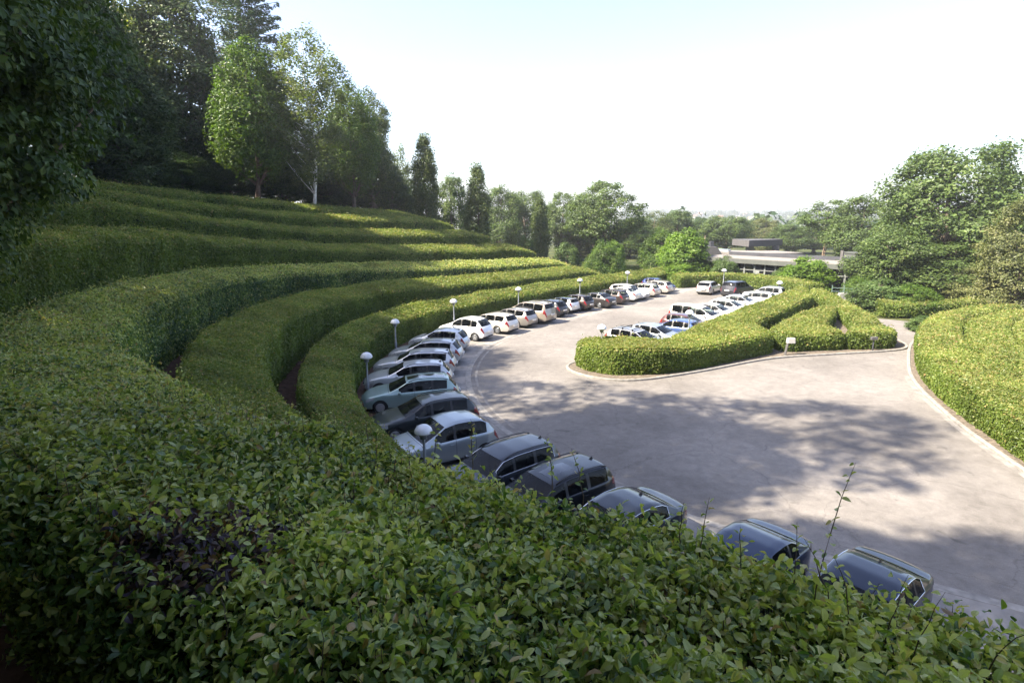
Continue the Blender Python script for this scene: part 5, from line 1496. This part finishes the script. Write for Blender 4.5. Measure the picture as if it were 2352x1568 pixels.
SILVER, BEIGE, WHITE = (.50, .52, .54), (.40, .36, .31), (.72, .72, .70)
CGL = "cars parked nose to the bank along the curve"
CGR = "cars parked with noses to the island hedge"
CGF = "cars parked at the far end"
near = [  # kind, roof point, colour, metal, label, extras
 ('saloon', 8.0, 11.2, (.008, .013, .03), .05, "nearest blue-black car at the bottom right, half buried behind the hedge top", dict(chrome=True)),
 ('saloon', 5.8, 12.7, (.012, .022, .055), .05, "dark blue saloon second from the bottom right, only roof and boot in view", dict(fin=False)),
 ('saloon', 3.1, 14.2, (.022, .027, .036), .1, "slate-grey saloon with its boot lid showing, third from the bottom right", dict(chrome=True)),
 ('estate2', 1.3, 16.2, (.006, .008, .011), .0, "black estate with roof rails and a dark glass sunroof", dict(sun=(2.25, 3.2))),
 ('estate2', -.7, 18.4, (.030, .036, .046), .15, "dark grey-blue estate with a bright strip round its side windows", dict(chrome=True)),
 ('mpv', -2.3, 21.1, (.36, .40, .42), .6, "silver-blue compact people carrier with a plain rounded roof, nearest of the pale cars", dict(fin=False)),
 ('estate', -4.0, 23.3, (.018, .024, .025), .1, "dark charcoal estate between the silver-blue and the teal car", dict(fin=False)),
 ('estate', -4.7, 26.3, (.27, .37, .36), .5, "pale teal estate with a dark glass roof panel", dict(sun=(2.15, 3.9), fin=False)),
]
seq = []
rear = [
 ('estate', None, SILVER, .6, "silver estate next to the pale teal one, nearest of the three alike", dict(fin=True)),
 ('estate2', None, (.53, .54, .55), .6, "silver estate with a tall red tail lamp, middle of the three alike", {}),
 ('estate', None, (.46, .48, .50), .6, "silver estate with rounded tail, farthest of the three alike", {}),
 ('hatch', (1085, 800), (.58, .61, .64), .5, "pale silver square-tailed hatchback between the silver estates and the white hatchback", dict(rails=False)),
 ('mpv', (1120, 780), (.70, .71, .72), .2, "tall white hatchback with round tail lamps left of the cream estate", {}),
 ('estate2', (1165, 770), (.62, .58, .52), .4, "cream estate with high red tail lamps by the fourth lamp", {}),
 ('estate2', (1215, 757), (.36, .33, .30), .6, "silver-brown estate with a dark tailgate left of the beige minivan", dict(rails=True)),
 ('minivan', (1268, 745), (.38, .33, .27), .5, "big beige minivan with dark side windows", {}),
 ('hatch', (1303, 735), (.035, .036, .040), .3, "dark grey hatchback tucked behind the beige minivan", {}),
 ('mini', (1335, 727), (.70, .70, .69), .1, "small white car with a black roof", dict(roof='black')),
 ('hatch', (1366, 720), (.060, .046, .040), .4, "dark brown hatchback right of the small white car", {}),
 ('saloon', (1411, 713), (.045, .040, .040), .4, "dark brown-black saloon with a long boot in the left row", dict(chrome=True)),
 ('estate', (1432, 704), (.065, .050, .046), .4, "dark brownish estate behind the dark saloon", {}),
 ('saloon', (1474, 699), (.72, .70, .66), .2, "white saloon with red tail lamps in the left row", {}),
 ('estate', (1508, 693), (.74, .73, .70), .1, "long white estate parked nose out beside the white saloon", dict(out=True)),
 ('estate', (1533, 688), (.52, .48, .43), .5, "silver-beige estate third from the end of the left row", {}),
 ('estate2', (1548, 682), (.56, .52, .47), .5, "silver-beige estate second from the end, its tail lamps high", {}),
 ('hatch', (1562, 677), (.018, .035, .15), .3, "bright blue hatchback parked nose out at the end of the left row", dict(out=True)),
]
SEQ_SI = [35, 45, 59, 70, 80.2, 94.2, 107, 121.5, 133.5, 145.5, 157.5, 173, 192, 206.3, 217.5, 228.5, 242.3, 251.5, 260.5, 271, 282.3, 291.5, 300.5, 310.5, 323, 332.5]   # places along the curve, clear of the lamps
for q, si in zip(near, SEQ_SI): seq.append((q[0], float(si), *q[3:]))
for r, si in zip(rear, SEQ_SI[8:]): seq.append((r[0], float(si), r[2], r[3], r[4], r[5]))
for kd, si, c, mt, lb, ex0 in seq:
    j = int(round(si)) + i_ref; ex = dict(ex0); outw = ex.pop('out', False)
    n = NE[j]; Lk = TYPES[kd]['L']
    dd = -(Lk / 2 + .12) + random.uniform(-.15, .1) + np.interp(seq.index((kd, si, c, mt, lb, ex0)), [0, 3, 8, 12], [.5, .5, .4, .0])
    p = CE[j] + n * dd
    a = math.atan2(n[1], n[0]) + random.uniform(-.03, .03) - np.interp(si, [35, 60, 80], [.33, .2, 0])
    car(kd, p[0], p[1], a + (math.pi if outw else 0), c, mt, lb, CGL, **ex)

ra, rb = np.array([9.3, 33.5]) * ISL, np.array([30.0, 59.0]) * ISL
rd = (rb - ra) / np.linalg.norm(rb - ra); rn = np.array([rd[1], -rd[0]])
right = [
 ('estate', 1464, (.42, .43, .45), .6, "silver-grey estate with roof bars nearest the tip of the island", dict(bars=True)),
 ('hatch', 1508, (.30, .33, .37), .5, "grey-blue hatchback second from the tip of the island", {}),
 ('hatch', 1549, (.06, .10, .24), .3, "blue small car in the island row", dict(out=True)),
 ('hatch', 1577, (.10, .045, .045), .3, "wine-red hatchback left of the cream people carrier", {}),
 ('minivan', 1604, (.66, .62, .55), .2, "cream people carrier, tallest in the near half of the island row", dict(rails=False)),
 ('saloon', 1643, (.62, .62, .62), .4, "silver-white saloon right of the cream people carrier", {}),
 ('hatch', 1676, (.72, .72, .73), .1, "white hatchback in the middle of the island row", {}),
 ('saloon', 1702, (.58, .60, .62), .5, "silver saloon left of the white estate in the island row", {}),
 ('estate', 1729, (.74, .74, .73), .1, "white estate tail-in second from the far end of the island row", dict(out=True)),
 ('offroad', 1757, (.55, .57, .60), .5, "small silver off-roader at the far end of the island row", dict(out=True)),
]
TT = []
for kd, u, c, mt, lb, ex in right:
    ex = dict(ex); outw = ex.pop('out', False); Lk = TYPES[kd]['L']
    best = min(np.linspace(-4, 40, 900), key=lambda t: abs(proj_u(ra + rd * t - rn * (Lk / 2 + .45), .8) - u))
    TT.append(best)
    p = ra + rd * best - rn * (Lk / 2 + .45)
    a = math.atan2(rn[1], rn[0]) + random.uniform(-.03, .03)
    car(kd, p[0], p[1], a + (math.pi if outw else 0), c, mt, lb, CGR, **ex)
gaps = [(a + b) / 2 for a, b in zip(TT[:-1], TT[1:])] + [TT[-1] + 1.5]
for x, y, lb in LAMPS:
    if 'island row' in lb:
        t = min(gaps, key=lambda g_: abs(proj_u(ra + rd * g_ - rn * .8, 1.2) - proj_u((x, y), 1.2))); p = ra + rd * t - rn * .8
        lamp_at(p[0], p[1], lb)
for kd, (u, v), head, c, mt, lb in (('estate', (1612, 678), (.60, .80), (.62, .60, .56), .4, "silver-white estate seen from behind at the far end, left of the dark van"),
                                   ('minivan', (1668, 684), (.74, .67), (.045, .045, .055), .3, "dark people carrier seen from behind at the far end beneath the hedge")):
    x, y = ground_pt(u, v); h = np.array(head) / np.hypot(*head); p = np.array([x, y]) + h * TYPES[kd]['L'] / 2
    car(kd, p[0], p[1], math.atan2(h[1], h[0]), c, mt, lb, CGF)

# ------------------------------------------------------------------ air
m = bpy.data.materials.new("haze"); m.use_nodes = True
n = m.node_tree.nodes; n.clear()
om = n.new("ShaderNodeOutputMaterial"); pv_ = n.new("ShaderNodeVolumePrincipled")
pv_.inputs["Color"].default_value = (.92, .95, 1.0, 1); pv_.inputs["Density"].default_value = .0004; pv_.inputs["Anisotropy"].default_value = .2
m.node_tree.links.new(pv_.outputs[0], om.inputs["Volume"])
q = MB(); q.box((0, 0, 9), (9500, 9500, 74))
hz_o = q.obj("haze", m); tag(hz_o, kind="stuff")
